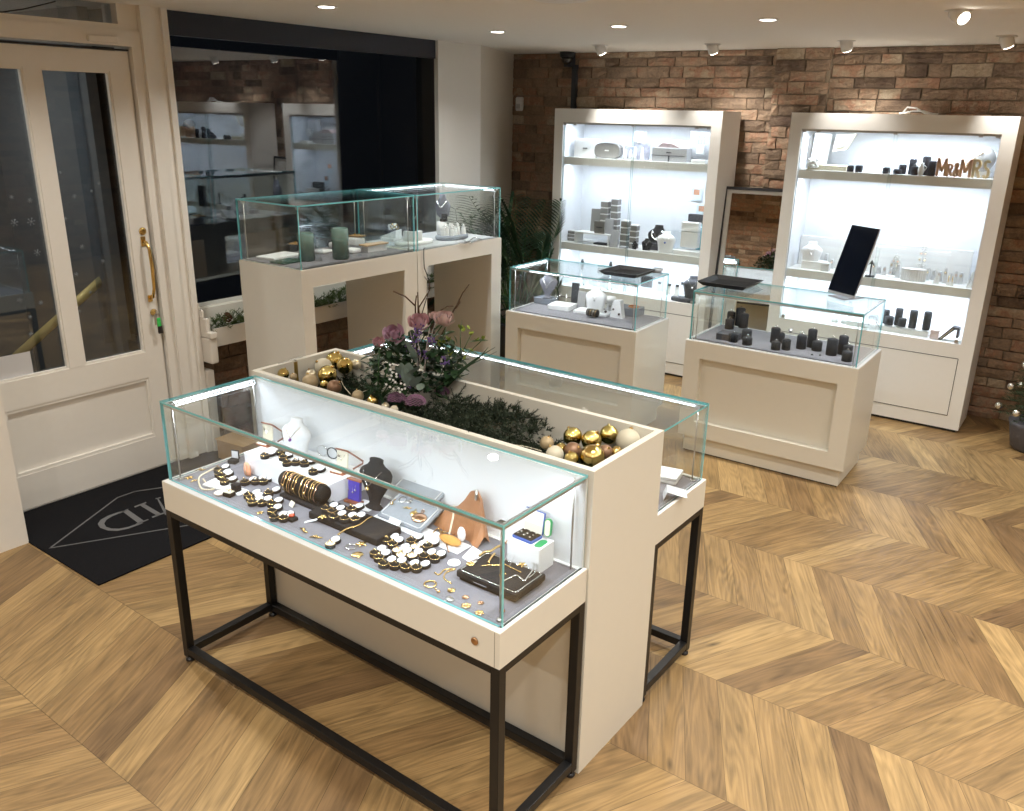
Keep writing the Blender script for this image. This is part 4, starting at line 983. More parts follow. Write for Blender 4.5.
def P7(x, y): return (240+x/4.267, 270+y/4.267)
def P1(x, y): return (400+x/3.2, 330+y/3.2)
def P3(x, y): return (350+x/5.793, 280+y/5.793)
for fn, x, y, r, m_, lb in ((P8, 370, 290, 48, gold_shine, 'gold bauble half hidden by the front rim at the far left of the planter'), (P8, 455, 312, 30, tan_b, 'small tan bauble beside the leftmost gold one in the planter'), (P8, 605, 298, 46, champ, 'champagne bauble above the big tan one at the left of the planter'), (P8, 712, 228, 72, pearl_b, 'large matt pearl bauble in the left pile of the planter'),
    (P8, 805, 158, 74, gold_shine, 'large shiny gold bauble at the top of the left pile'), (P8, 895, 218, 68, gold_shine, 'shiny gold bauble at the right of the left pile'), (P8, 745, 295, 78, gold_shine, 'big shiny gold bauble in the middle of the left pile'), (P8, 600, 358, 68, tan_b, 'big tan bauble by the front rim in the left pile'),
    (P8, 805, 402, 60, brown_b, 'copper brown bauble by the front rim of the left pile'), (P8, 718, 378, 34, gold_shine, 'small gold bauble left of the copper brown one'), (P8, 1005, 478, 50, tan_b, 'tan bauble at the front rim right of the pearl string'), (P8, 1015, 203, 44, champ, 'champagne bauble at the back edge left of the bouquet'),
    (P7, 566, 560, 24, gold_shine, 'gold bauble at the front rim below the bouquet'), (P7, 620, 582, 17, champ, 'small champagne bauble peeping over the front rim'), (P7, 657, 596, 18, pearl_b, 'small pearl bauble peeping over the front rim, right of the champagne one'),
    (P1, 673, 333, 30, gold_shine, 'egg-sized gold bauble at the back of the right pile'), (P1, 735, 352, 38, pearl_b, 'large matt pearl bauble in the right end corner of the planter'), (P1, 613, 354, 32, gold_shine, 'shiny gold bauble in the middle of the right pile'), (P1, 553, 341, 30, gold_shine, 'shiny gold bauble next to the dark fir in the right pile'),
    (P1, 553, 385, 26, brown_b, 'copper brown bauble at the left of the right pile'), (P1, 615, 407, 40, gold_shine, 'largest shiny gold bauble at the front of the right pile'), (P1, 657, 390, 23, brown_b, 'copper brown bauble right of the largest gold one'), (P1, 693, 390, 19, gold_shine, 'small gold bauble at the right end of the right pile'),
    (P1, 515, 378, 17, gold_shine, 'small gold bauble left of the copper brown one in the right pile'), (P1, 549, 411, 22, gold_shine, 'small gold bauble at the front rim of the right pile'), (P1, 495, 398, 28, pearl_b, 'matt pearl bauble at the front rim of the right pile'), (P1, 470, 361, 22, tan_b, 'tan bauble against the dark fir left of the right pile')):
    u, v = fn(x, y); bauble(u, v, r/{P8: 8.533, P7: 4.267, P1: 3.2}[fn]*1.04, m_, lb, {P8: 1.088 if y < 330 else 1.07, P7: 1.07, P1: 1.078}[fn])
def needles(m, p, d, L, n, ln, rnd, w=.0016):
    """a fir sprig from p along d with n flat needles"""
    d = Vector(d).normalized(); up = d.orthogonal().normalized()
    m.tube([p, p+d*L*.5+Vector((0, 0, -.01*L)), p+d*L], [.0018, .0014, .0008], 4)
    for i in range(n):
        s = (i+.5)/n; a = rnd.uniform(0, 2*PI); q = p+d*L*s
        s2 = up*math.cos(a)+d.cross(up)*math.sin(a); e = q+(s2*.85+d*.6)*ln*(1-.35*s)
        sd = (e-q).cross(d)
        if sd.length < 1e-8: continue
        sd = sd.normalized()*w
        m.face([q-sd, q+sd, e+sd*.4, e-sd*.4])
rnd = random.Random(4)
# bed of dark fir filling the planter
t = thing('fir_bed', 'dark green fir greenery filling the planter between the bauble piles', 'greenery', (-2.0, 2.245, .931))
m = MB()
for i in range(2300):
    x = rnd.uniform(-.76, .76); y = rnd.uniform(-.19, .19)
    X = -2.0+x
    h = .075+.03*noise.noise(Vector((x*6, y*6, 3)))
    if -2.45 < X < -2.05: h -= .03
    if -2.05 <= X < -1.62: h += .05+.05*max(0, noise.noise(Vector((x*7, y*7, 9)))+.3)
    if X > -1.62: h -= .01
    p = Vector((x, y, max(.005, h-rnd.uniform(.0, .05))))
    a = rnd.uniform(0, 2*PI); needles(m, p, (math.cos(a), math.sin(a), rnd.uniform(.1, 1.2)), rnd.uniform(.03, .06), 14, rnd.uniform(.012, .019), rnd, .0022)
m.box(-.78, .78, -.196, .196, 0, .02)
m.build('needles', fir_dark, t)['kind'] = 'stuff'
def pearls(label, pts, r, mat, z):
    P = [at(u, v, z) for u, v in pts]; o = P[0].copy(); m = MB(); n = 0
    for a, b in zip(P, P[1:]):
        k = max(1, int((b-a).length/(r*2.6)))
        for i in range(k): m.ball(a+(b-a)*i/k-o, r, 8)
    ob = m.build('bead_string', mat); ob.location = o; tag(ob, label, 'bead string')
pearls('white bead string trailing over the fir below the left bauble pile', [P8(865, 350), P8(880, 385), P8(905, 420), P8(925, 440), P8(945, 465)], .0017, ivory, 1.075)
pearls('cream bead string on the fir in the right half of the planter', [P1(372, 368), P1(400, 372), P1(430, 380), P1(455, 388)], .0018, ivory, 1.07)
pearls('bead string running left of the bouquet over the fir', [P3(70, 650), P3(120, 628), P3(180, 625), P3(220, 640)], .0018, ivory, 1.07)
# bouquet
Bq = at(425, 400, 1.0); Bq.x, Bq.y = -2.335, 2.25
bq = thing('flower_arrangement', 'bouquet of pink roses, eucalyptus and twigs rising from the planter', 'bouquet', (Bq.x, Bq.y, 1.0))
def bl(u, v, dy=0.0):
    """bouquet-local point on the upright plane through the bouquet facing the camera"""
    n = Vector((CF.x, CF.y, 0)).normalized(); d = CF + CR*((u-512-PX)/FPX) - CU*((v-405.5-PY)/FPX)
    o = Vector((0, 0, CAMZ)); c = Vector((Bq.x, Bq.y, 1.0))+n*dy
    q = o+d*((c-o).dot(n)/d.dot(n)); return q-Vector((Bq.x, Bq.y, 1.0))
MB().lathe([(.03, -.06), (.05, 0), (.055, .03), (.03, .04), (0, .04)], (0, 0, 0), 20).build('posy_bowl', pbr('dark_bowl', (.03, .03, .03), .4), bq)
def rose(u, v, rpx, mat, dy, tiltx=.5, seed=1):
    c = bl(u, v, dy-.05); r = rpx*.0047; rr = random.Random(seed); m = MB()
    q = rotm('Z', YAW*-1) @ rotm('X', tiltx)
    m.ball(c+q @ Vector((0, 0, r*.02)), r*.30, 12, 1.3)
    for k in range(19):
        f = k/18; a = k*2.4; rad = r*(.16+.62*f); h = r*(.62-.42*f*f); w = .8 if f > .4 else 1.2
        rows = []
        for i in range(5):
            row = []
            for j in range(4):
                s = -1+2*i/4; tt = j/3; aa = a+s*w*(.75); flare = rad*(.72+.38*math.sin(PI*tt*.8)-.30*tt*(1-f)+.42*tt*tt*f*f)
                z = -r*.5+(h+r*.5)*tt*(1-.18*s*s)+r*.05*rr.uniform(-1, 1)
                row.append(m.b.verts.new((q @ Vector((flare*math.cos(aa), flare*math.sin(aa), z)))+c))
            rows.append(row)
        for i in range(4):
            for j in range(3):
                fc = m.b.faces.new((rows[i][j], rows[i+1][j], rows[i+1][j+1], rows[i][j+1])); fc.smooth = True
    o = m.build('rose_bloom', mat, bq)
    MB().tube([c+q @ Vector((0, 0, -r*.5)), c*.6+Vector((0, 0, -.02)), Vector((0, 0, .02))], .0028, 6).lathe([(0, -r*.75), (r*.25, -r*.6), (r*.3, -r*.4)], c, 10, q).build('rose_stem', leaf_g, o)
pink = pbr('dusky_pink_petal', (.62, .38, .43), .6, var=.15, sss=.1); pink2 = pbr('lilac_pink_petal', (.56, .36, .47), .6, var=.15, sss=.1); pale_pink = pbr('pale_pink_petal', (.70, .52, .50), .6, var=.15, sss=.1)
rose(*P3(255, 308), 9.5, pink2, .0, .9, 1); rose(*P3(400, 240), 9.5, pink, .02, .6, 2); rose(*P3(545, 222), 9, pale_pink, .05, .5, 3); rose(*P3(168, 358), 5.5, pink, -.02, .8, 4); rose(*P3(490, 205), 5, pale_pink, .08, .4, 5)
def leaf(m, base, tip, w, droop=.0, n=5):
    base, tip = Vector(base), Vector(tip); d = tip-base; sd = d.cross(Vector((0, 0, 1)))
    if sd.length < 1e-6: sd = Vector((1, 0, 0))
    sd.normalize(); up = sd.cross(d).normalized(); prev = None
    for i in range(n+1):
        s = i/n; c = base+d*s-Vector((0, 0, droop*s*s))+up*.0; ww = w*math.sin(PI*min(1, s*.93+.04))**.8
        row = [m.b.verts.new(c-sd*ww+up*ww*.25), m.b.verts.new(c), m.b.verts.new(c+sd*ww+up*ww*.25)]
        if prev:
            for k in range(2):
                f = m.b.faces.new((prev[k], row[k], row[k+1], prev[k+1])); f.smooth = True; f.material_index = m.mi
        prev = row
# eucalyptus
euc = pbr('eucalyptus_leaf', (.22, .29, .25), .6, var=.2)
for (a, b, r) in (((330, 620), (295, 480), 14), ((330, 600), (340, 480), 13), ((370, 620), (400, 560), 14), ((360, 600), (330, 540), 12), ((350, 560), (400, 500), 13), ((380, 480), (325, 355), 12), ((390, 460), (330, 440), 13), ((420, 600), (400, 640), 9), ((300, 560), (270, 505), 10)):
    m = MB(); leaf(m, bl(*P3(*a), -.06), bl(*P3(*b), -.09), r*.0021); m.build('eucalyptus_leaf', euc, bq)
dk = pbr('dark_foliage', (.02, .055, .02), .5, var=.4, scale=30)
rnd = random.Random(8)
m = MB()      # surrounding dark foliage
for i in range(900):
    x, y = rnd.uniform(110, 660), rnd.uniform(300, 660)
    cx, cy = 380, 480
    if ((x-cx)/270)**2+((y-cy)/175)**2 > 1 or y < 400-.25*x+60*(x > 480)*0: continue
    b = bl(*P3(x, y), rnd.uniform(-.05, .08)); e = b+Vector((rnd.uniform(-1, 1), rnd.uniform(-1, 1), rnd.uniform(-.4, .9)))*rnd.uniform(.02, .055)
    leaf(m, b, e, rnd.uniform(.007, .016), .01)
for i in range(60):
    p = Vector((rnd.uniform(-.08, .10), rnd.uniform(-.08, .08), rnd.uniform(.0, .12))); a = rnd.uniform(0, 6.3)
    needles(m, p, (math.cos(a), math.sin(a), rnd.uniform(-.2, .8)), .07, 26, .016, rnd, .001)
m.build('foliage', dk, bq)['kind'] = 'stuff'
m = MB()      # broad glossy leaves
for a, b, w_ in (((190, 500), (95, 480), .020), ((240, 480), (180, 430), .016), ((520, 330), (610, 300), .024), ((540, 350), (560, 270), .022), ((480, 300), (530, 260), .02), ((230, 560), (120, 600), .014), ((300, 600), (210, 640), .014), ((640, 330), (650, 225), .012), ((660, 400), (740, 430), .014), ((690, 360), (800, 350), .016), ((620, 370), (600, 320), .014), ((480, 650), (620, 720), .012)):
    leaf(m, bl(*P3(*a), -.03), bl(*P3(*b), -.03), w_)
m.build('broad_leaves', leaf_g, bq)
lime = pbr('lime_bud', (.30, .38, .06), .5, var=.2)
m = MB()
for x, y, r in ((640, 285, 9), (700, 320, 9), (655, 300, 8), (520, 385, 9), (570, 355, 8), (582, 440, 8), (665, 425, 8), (770, 345, 7), (690, 290, 7), (660, 465, 7), (545, 370, 7), (700, 420, 7), (735, 350, 7)):
    c = bl(*P3(x, y), -.02)
    for k in range(4): a = rnd.uniform(0, 6.3); leaf(m, c, c+Vector((math.cos(a)*.6, math.sin(a)*.6, rnd.uniform(.3, 1)))*r*.0028, r*.0009)
m.build('lime_buds', lime, bq)['kind'] = 'stuff'
m = MB()
for a, b in (((640, 300), (640, 480)), ((700, 320), (600, 520)), ((770, 345), (600, 500)), ((582, 440), (520, 560))): m.tube([bl(*P3(*a), -.02), bl(*P3(*b), 0)], .0018, 5)
m.build('green_stems', leaf_g, bq)
m = MB()      # purple filler flowers
for i in range(170):
    x, y = rnd.choice(((400, 280), (380, 340), (350, 400), (420, 430), (470, 350), (300, 540), (360, 600), (550, 465), (395, 300)));
    m.ball(bl(*P3(x+rnd.uniform(-28, 28), y+rnd.uniform(-24, 24)), -.06), rnd.uniform(.0024, .0046), 6)
m.build('purple_florets', pbr('purple_floret', (.15, .09, .28), .7, var=.3), bq)['kind'] = 'stuff'
m = MB(); st = MB()
for x, y in ((235, 520), (240, 555), (268, 545), (250, 580), (230, 575), (262, 592), (295, 600), (316, 607), (282, 628), (300, 635), (318, 630), (252, 632), (210, 605), (290, 650), (232, 492), (245, 535), (270, 560), (232, 620)):
    p = bl(*P3(x, y), -.10); m.ball(p, .0052, 8); st.tube([p, Vector((0, -.02, .06))], .0006, 3)
m.build('white_florets', pbr('white_floret', (.75, .75, .72), .7), bq)['kind'] = 'stuff'; st.build('floret_stems', leaf_g, bq)
frost = pbr('frosted_twig', (.45, .40, .38), .7)
m = MB()
for pts in (((395, 520), (385, 440), (370, 380), (355, 330), (345, 290)), ((400, 490), (408, 420), (395, 370), (400, 330)), ((430, 530), (440, 440), (465, 350), (480, 290), (495, 250)), ((405, 480), (440, 420), (450, 340), (462, 280)), ((440, 430), (480, 380), (470, 330)), ((395, 450), (375, 400), (380, 350))):
    m.tube([bl(*P3(*p), -.05) for p in pts], [.0032, .0028, .0022, .0016, .001][:len(pts)], 5)
m.build('frosted_twigs', frost, bq)
m = MB()
for pts in (((400, 210), (398, 160), (430, 110), (460, 60), (462, 20), (430, -20)), ((395, 210), (394, 130), (392, 70)), ((380, 210), (378, 140), (385, 90)), ((378, 150), (320, 95), (250, 65)), ((595, 185), (620, 145), (650, 80), (690, 25)), ((610, 165), (635, 130), (632, 110)), ((600, 150), (560, 155), (520, 180))):
    m.tube([bl(*P3(*p), .02) for p in pts], [.0035, .003, .0026, .002, .0016, .001][:len(pts)], 5)
for a, b in (((398, 215), (380, 420)), ((598, 185), (480, 420)), ((380, 215), (390, 420))): m.tube([bl(*P3(*a), .02), bl(*P3(*b), .0)], .003, 5)
m.build('dark_twigs', wood_tw, bq)
m = MB()      # long grass blades to the right
for pts in (((560, 600), (640, 520), (740, 450), (840, 390)), ((560, 620), (660, 520), (760, 440), (800, 390)), ((540, 600), (680, 500), (850, 415)), ((500, 640), (580, 590), (690, 540)), ((180, 380), (240, 440), (270, 480)), ((560, 610), (620, 560), (690, 545))):
    P = [bl(*P3(*p), -.03) for p in pts]; m.tube(P, [.004]+[.0032]*(len(P)-2)+[.0008], 4)
m.build('grass_blades', dk, bq)['kind'] = 'stuff'
# purple hydrangea heads at the foot of the bouquet
for i, (x, y, r) in enumerate(((270, 690, 40), (380, 710, 45), (540, 650, 34))):
    p = at(*P3(x, y), 1.065); p.y = min(max(p.y, 2.09), 2.42); t = thing('hydrangea', ['dusky purple hydrangea head at the left foot of the bouquet', 'dusky purple hydrangea head by the front rim below the bouquet', 'mauve hydrangea head behind the grass blades'][i], 'flower', p)
    m = MB(); R = r/5.79*.0048
    for k in range(120):
        z = 1-1.1*(k+.5)/120; a = k*2.4; q = Vector((math.sqrt(max(0, 1-z*z))*math.cos(a), math.sqrt(max(0, 1-z*z))*math.sin(a), z*.8))*R
        for j in range(4):
            b = j*PI/2+k; e = Vector((math.cos(b), math.sin(b), .1))*.006; f_ = Vector((-math.sin(b), math.cos(b), 0))*.003
            m.face([q, q+e*.6+f_, q+e, q+e*.6-f_])
    m.build('petals', pbr('hydrangea_petal', (.34, .17, .29), .7, var=.4, scale=80), t); MB().ball((0, 0, -.004), R*.8, 12, .7).build('core', dk, t)

# ================================================================== door mat
t = thing('door_mat', 'black entrance mat with a grey monogram in a diamond outline', 'mat', (-4.11, 2.4, 0))
MB().box(-.535, .505, -.745, .70, .0005, .009, .002).build('carpet', pbr('black_carpet', (.010, .010, .012), .95, var=.8, spec=.1, scale=260, bump=.6, bscale=500), t)
mg = pbr('grey_print', (.13, .13, .135), .9, var=.3, scale=200)
def mt(u, v, z=.0098): return at(u, v, z)-Vector((-4.11, 2.4, 0))
m = MB()
def strip(m, pts, w):
    for a, b in zip(pts, pts[1:]):
        a, b = Vector(a), Vector(b); d = (b-a); sd = Vector((-d.y, d.x, 0)).normalized()*w/2; e = d.normalized()*w/2
        m.face([a-sd-e, a+sd-e, b+sd+e, b-sd+e])
A_, B_, Cc = mt(50, 548), mt(117.5, 497.5), mt(162, 491.5); D_ = mt(168, 528.5)
ext = B_+(Cc-B_)*3.0; far = Vector((A_.x+(B_.x-A_.x)*.0, 0, 0))
# outline: the visible sides of the diamond, closed behind the table
cen = (B_+D_)/2; 
tip2 = Vector((A_.x, A_.y+1.15, A_.z)); up2 = Vector((B_.x, tip2.y-(B_.y-A_.y), A_.z)); lo2 = None
dl = (D_-A_); lowm = A_+dl*1.9
strip(m, [A_, B_, up2, tip2+Vector((0, 0, 0)), lowm, A_], .010)
m.build('diamond_outline', mg, t)
m = MB()
def Q(x, y): return mt(30+x/5.389, 460+y/5.389, .0101)
def poly(m, pts): m.face([Q(*p) for p in pts])
# D seen from behind: bowl, stem; then I; then the start of a diagonal letter
outer = [(520, 268), (470, 282), (420, 300), (380, 322), (365, 345), (378, 365), (420, 380), (470, 382), (530, 370), (590, 348), (610, 340)]
inner = [(520, 276), (480, 288), (440, 305), (412, 322), (400, 342), (410, 360), (440, 369), (480, 370), (530, 360), (580, 342), (600, 334)]
for i in range(len(outer)-1): poly(m, [outer[i], outer[i+1], inner[i+1], inner[i]])
poly(m, [(495, 275), (525, 266), (615, 328), (590, 345)]); poly(m, [(478, 282), (530, 262), (528, 268), (484, 288)]); poly(m, [(575, 348), (640, 322), (636, 318), (572, 342)])
poly(m, [(588, 242), (612, 234), (712, 292), (688, 302)]); poly(m, [(560, 250), (625, 226), (628, 232), (566, 256)]); poly(m, [(660, 312), (735, 284), (732, 278), (656, 305)])
poly(m, [(682, 204), (690, 204), (745, 290), (728, 296)]); poly(m, [(676, 206), (704, 200), (704, 205), (678, 211)])
m.build('monogram', mg, t)

# ================================================================== window garland, pole, sensor, mirror, palm, tree
rnd = random.Random(10)
t = thing('fir_garland', 'fir garland with a pine cone lying in the white trough under the shop window', 'garland', (-4.63, 4.1, .80))
m = MB()
for i in range(520):
    y = rnd.uniform(-1.03, 1.05); x = rnd.uniform(-.05, .045); z = rnd.uniform(-.05, .06+.02*math.sin(y*9))
    needles(m, Vector((x, y, z)), (rnd.uniform(-.6, 1), rnd.uniform(-1.2, 1.2), rnd.uniform(-.1, .9)), rnd.uniform(.06, .10), 22, .024, rnd, .0022)
m.build('needles', pbr('garland_needles', (.10, .15, .05), .7, var=.6, scale=18), t)['kind'] = 'stuff'
pcn = MB()
for k in range(40):
    z = k/40; a = k*2.4; r = .026*math.sin(PI*(z*.85+.12)); q = Vector((.02+r*math.cos(a), -.93+r*math.sin(a), .03+z*.06)); pcn.ball(q, .008, 6, .6)
pcn.build('pine_cone', pbr('pine_cone', (.12, .055, .025), .8), t)
t = thing('camera_pole', 'dark vertical conduit on the brick wall below the dome camera', 'conduit', (-4.40, 6.79, 0))
MB().box(-.022, .022, -.022, .022, 0, CEIL-.10).build('conduit', pbr('graphite_metal', (.03, .035, .045), .5), t)
t = thing('dome_camera', 'black dome security camera under the ceiling at the top of the dark conduit', 'security camera', (-4.42, 6.68, CEIL))
MB().lathe([(.05, -.045), (.062, -.04), (.065, 0)], (0, 0, 0), 24).build('housing', black_plastic, t); MB().lathe([(0, -.105), (.025, -.10), (.045, -.08), (.05, -.045)], (0, 0, 0), 24).build('dome', pbr('smoked_dome', (.01, .01, .014), .08, coat=1), t)
MB().box(-.03, .03, 0, .09, -.12, 0).build('bracket', pbr('graphite_metal', (.03, .035, .045), .5), t)
_q = at_y(519.5, 104, 6.78); t = thing('motion_sensor', 'small white motion sensor high on the brick wall beside the white pier', 'sensor', (_q.x+.02, 6.755, _q.z))
MB().box(-.036, .036, -.022, .022, -.062, .062, .012).build('sensor_body', white_plastic, t); MB().box(-.022, .022, -.026, -.02, -.04, 0, .003).build('sensor_lens', pbr('sensor_lens', (.55, .55, .55), .3), t)
# leaning mirror
t = grp('leaning_mirror', 'tall framed mirror leaning on the brick wall between the two white cabinets', 'mirror', -2.37, 6.70, CABYAW)
t.rotation_euler[2] += .17; t.location.y -= .03
M = T(0, -.02, 0.0) @ rotm('X', -.10)
MB().box(-.285, .285, .012, .026, 0, 1.60, 0, M).build('backing', black_plastic, t)
m = MB()
for a in ((-.285, -.262, 0, 1.60), (.262, .285, 0, 1.60), (-.262, .262, 1.578, 1.60), (-.262, .262, 0, .022)): m.box(a[0], a[1], -.022, .012, a[2], a[3], 0, M)
m.build('black_frame', pbr('black_frame', (.02, .02, .025), .4), t)
m = MB()
for a in ((-.262, -.225, .022, 1.578), (.225, .262, .022, 1.578), (-.225, .225, 1.55, 1.578), (-.225, .225, .022, .05)): m.box(a[0], a[1], -.006, .011, a[2], a[3], 0, M)
m.build('inner_slip', pbr('silver_slip', (.60, .58, .54), .35, metal=.3), t)
MB().box(-.225, .225, .004, .011, .05, 1.55, 0, M).build('mirror_glass', pbr('mirror_silver', (.88, .89, .89), .01, metal=1), t)
# palm
t = thing('potted_palm', 'dark green potted palm in the corner between the tall case and brick wall', 'palm', (-4.42, 5.98, 0))
MB().lathe([(.14, 0), (.17, .02), (.20, .34), (.215, .36), (.19, .36), (.18, .32), (0, .32)], (0, 0, 0), 28).build('pot', pbr('charcoal_pot', (.05, .05, .055), .6), t)
rnd = random.Random(3); stems = MB(); palm_g = pbr('palm_leaf', (.022, .060, .026), .45, var=.35, scale=12)
for k in range(34):
    a = k*2.4+rnd.uniform(-.3, .3); L = rnd.uniform(1.0, 1.38); el = rnd.uniform(.75, 1.4) if k > 8 else rnd.uniform(.35, .8); base = Vector((.04*math.cos(a), .04*math.sin(a), .32))
    if k > 16: L *= .9; el = rnd.uniform(1.15, 1.5)
    if k > 23: a = -PI/2+rnd.uniform(-.5, .9); L = rnd.uniform(1.3, 1.62); el = rnd.uniform(1.05, 1.35)
    pts = []
    for i in range(9):
        s = i/8; rr_ = L*math.cos(el)*s*(1+.35*s); zz = L*1.12*math.sin(el)*s-.42*L*s*s*math.cos(el*.8); pts.append(base+Vector((rr_*math.cos(a), rr_*math.sin(a), zz)))
    if False: continue
    for p in pts: 
        p.y = max(min(p.y, .38), -.85); p.x = max(p.x, -.17); p.x = min(p.x, .20)
    stems.tube(pts, [.007*(1-.8*i/8) for i in range(9)], 5)
    m = MB()
    for i in range(3, 9):
        for h in (0, .25, .5, .75):
            if i == 8 and h: continue
            p = pts[i].lerp(pts[min(i+1, 8)], h); d = (pts[i]-pts[i-1]).normalized(); sd = d.cross(Vector((0, 0, 1))).normalized(); s = (i-3+h)/5.5
            for q in (-1, 1):
                ln = .30*math.sin(PI*min(.97, .22+.72*s)); e = p+(sd*q*.75+d*.75)*ln+Vector((0, 0, -.25*ln))
                e.y = max(min(e.y, .41), -.9); e.x = min(max(e.x, -.21), .24)
                leaf(m, p, e, .0125, .03, 4)
    m.build('frond', palm_g, t)
stems.build('stems', pbr('palm_stem', (.06, .12, .03), .6), t)
# small decorated tree at the right edge
t = thing('small_fir_tree', 'small fir tree with silver baubles in a grey pot at the right edge', 'tree', (-.37, 6.48, 0))
MB().lathe([(.10, 0), (.12, .02), (.15, .17), (.16, .20), (.13, .20), (0, .18)], (0, 0, 0), 24).build('pot', pbr('zinc_pot', (.10, .10, .12), .5, bump=.6, bscale=40), t)
MB().tube([(0, 0, .15), (0, 0, .95)], [.018, .004], 8).build('trunk', wood_tw, t)
m = MB(); rnd = random.Random(6)
for k in range(230):
    z = .22+.7*(k/230); R = .23*(1-(z-.22)/.78)+.03; a = k*2.4; p = Vector((0, 0, z)); needles(m, p, (math.cos(a), math.sin(a), -.15+rnd.uniform(-.1, .2)), R, 40, .030, rnd, .0016)
m.build('needles', fir, t)['kind'] = 'stuff'
for k in range(22):
    z = .27+.6*k/22; R = (.23*(1-(z-.22)/.78)+.03)*.95; a = PI+ (k*1.1) ; c = Vector((R*math.cos(a), R*math.sin(a), z)); o = MB().ball(c, .026, 14).build('silver_bauble', silver, t)
# cable loop on top of the right cabinet
q = at_y(912, 111, 6.7, CABYAW); ang = CABYAW; t_ = thing('white_cable', 'loop of white cable lying on top of the right wall cabinet', 'cable', (q.x*math.cos(ang)-q.y*math.sin(ang), q.x*math.sin(ang)+q.y*math.cos(ang), 2.166))
MB().tube([(-.09, .05, .004), (-.06, .0, .006), (-.03, -.02, .045), (.03, -.02, .04), (.09, .0, .006), (.16, .05, .004)], .006, 6).tube([(-.07, .04, .004), (0, .0, .02), (.07, .02, .022), (.13, .06, .004)], .005, 6).build('cable', white_plastic, t_)
# cardboard box and a fir sprig on the floor by the brick
t = thing('cardboard_box', 'low brown cardboard box on the floor against the brick below the window', 'box', (-4.38, 3.02, 0), .1)
MB().box(-.11, .11, -.09, .09, .0, .13).build('box_body', pbr('cardboard', (.45, .28, .13), .8), t); MB().box(-.13, .0, -.09, .09, .131, .134).box(.001, .13, -.09, .09, .131, .134).build('flap', pbr('cardboard_flap', (.50, .32, .15), .8), t)
# ceiling vent near the camera
_v = at(577, 1, CEIL); t = thing('ceiling_speaker', 'shallow round white ceiling fitting cut by the top edge of the photo', 'ceiling fitting', (_v.x, _v.y-.14, CEIL))
MB().lathe([(.0, -.012), (.12, -.012), (.15, -.004), (.155, 0)], (0, 0, 0), 36).build('cover', white_plastic, t)
# ceiling trim line (small slot)
# ================================================================== contents of the wall cabinets
grey_box = pbr('warm_grey_box', (.23, .22, .21), .6, var=.08); grey_lt = pbr('light_grey_box', (.36, .36, .37), .6, var=.05); grey_dk = pbr('slate_grey', (.055, .055, .065), .7)
ring_black = pbr('black_ring_stand', (.017, .018, .022), .75, bump=.15, bscale=400, spec=.25); acrylic = glass_mat('clear_acrylic', (.93, .95, .97), .10, .8, 4)
patt = pbr('patterned_grey_card', (.45, .45, .52), .6, var=.5, scale=45)
def cslot(u0, u1, vt, z, y, vm=None, yaw=CABYAW, vb=None):
    """centre x, half width and height of something standing at level z on the plane y of a yawed frame"""
    vm = vt if vm is None else vm
    a, b = at_y(u0, vm, y, yaw), at_y(u1, vm, y, yaw); t_ = at_y((u0+u1)/2, vt, y, yaw)
    return (a.x+b.x)/2, abs(b.x-a.x)/2, max(.012, t_.z-z)
def wpt(x, y, z, yaw=CABYAW): return Vector((x*math.cos(yaw)-y*math.sin(yaw), x*math.sin(yaw)+y*math.cos(yaw), z))
S1, S2, S3 = 1.7655, 1.0305, .646
def cthing(name, label, cat, x, y, z, rz=0, group=None, yaw=CABYAW): return thing(name, label, cat, wpt(x, y, z, yaw), yaw+rz, group)
def simple_box(name, label, cat, u0, u1, vt, z, y, d, mat, vm=None, rz=0, bev=.004, lid=True, group=None, yaw=CABYAW, mark=None, lean=0):
    x, w_, h = cslot(u0, u1, vt, z, y, vm, yaw); t = cthing(name, label, cat, x, y+d/2, z, rz, group, yaw)
    M = rotm('X', lean)
    if lid:
        MB().box(-w_, w_, -d/2, d/2, 0, h*.62, bev, M).build('box_base', mat, t); MB().box(-w_-.001, w_+.001, -d/2-.001, d/2+.001, h*.64, h, bev, M).build('box_lid', mat, t)
    else: MB().box(-w_, w_, -d/2, d/2, 0, h, bev, M).build('body', mat, t)
    if mark: MB().box(-w_*mark, w_*mark, -d/2-.003, -d/2-.001, h*.47, h*.53, 0, M).build('printed_mark', grey_dk, t)
    return t, w_, h
# --- left cabinet, top shelf
simple_box('gift_box', 'white gift box with a small dark mark on the left cabinet top shelf', 'box', 574, 595, 139, S1, 6.64, .10, white_plastic, 150, .12, lid=False, mark=.2)
x, w_, h = cslot(594.5, 619.5, 143, S1, 6.62); t = cthing('watch_case', 'rounded grey watch case standing on the left cabinet top shelf', 'watch box', x, 6.66, S1)
pr_ = [(w_*math.copysign(abs(math.cos(a))**.75, math.cos(a)), h/2+h/2*math.copysign(abs(math.sin(a))**.6, math.sin(a))) for a in [2*PI*k/28 for k in range(28)]]
MB().prism(pr_, -.035, .035).build('case_body', grey_box, t); MB().box(-.02, .02, -.037, -.0355, h*.47, h*.56).build('printed_mark', white_plastic, t); MB().tube([(p[0]*1.005, 0, h/2+(p[1]-h/2)*1.005) for p in pr_], .002, 4, closed=True).build('zip_line', grey_dk, t)
for i, (u0, u1, vt) in enumerate(((624.5, 636, 146), (633, 648.5, 142))):
    t, w_, h = simple_box('charm_display', ['patterned card display with white earring cones, left of the pair in the left cabinet', 'patterned card display with white earring cones, right of the pair in the left cabinet'][i], 'display stand', u0, u1, vt, S1, 6.70-.04*i, .03, patt, 150, lid=False)
    for s_ in (-.4, .4): MB().lathe([(.022, 0), (.016, .03), (.006, h*.7), (0, h*.72)], (s_*w_*1.2, -.05, 0), 12).build('white_cone', white_plastic, t)
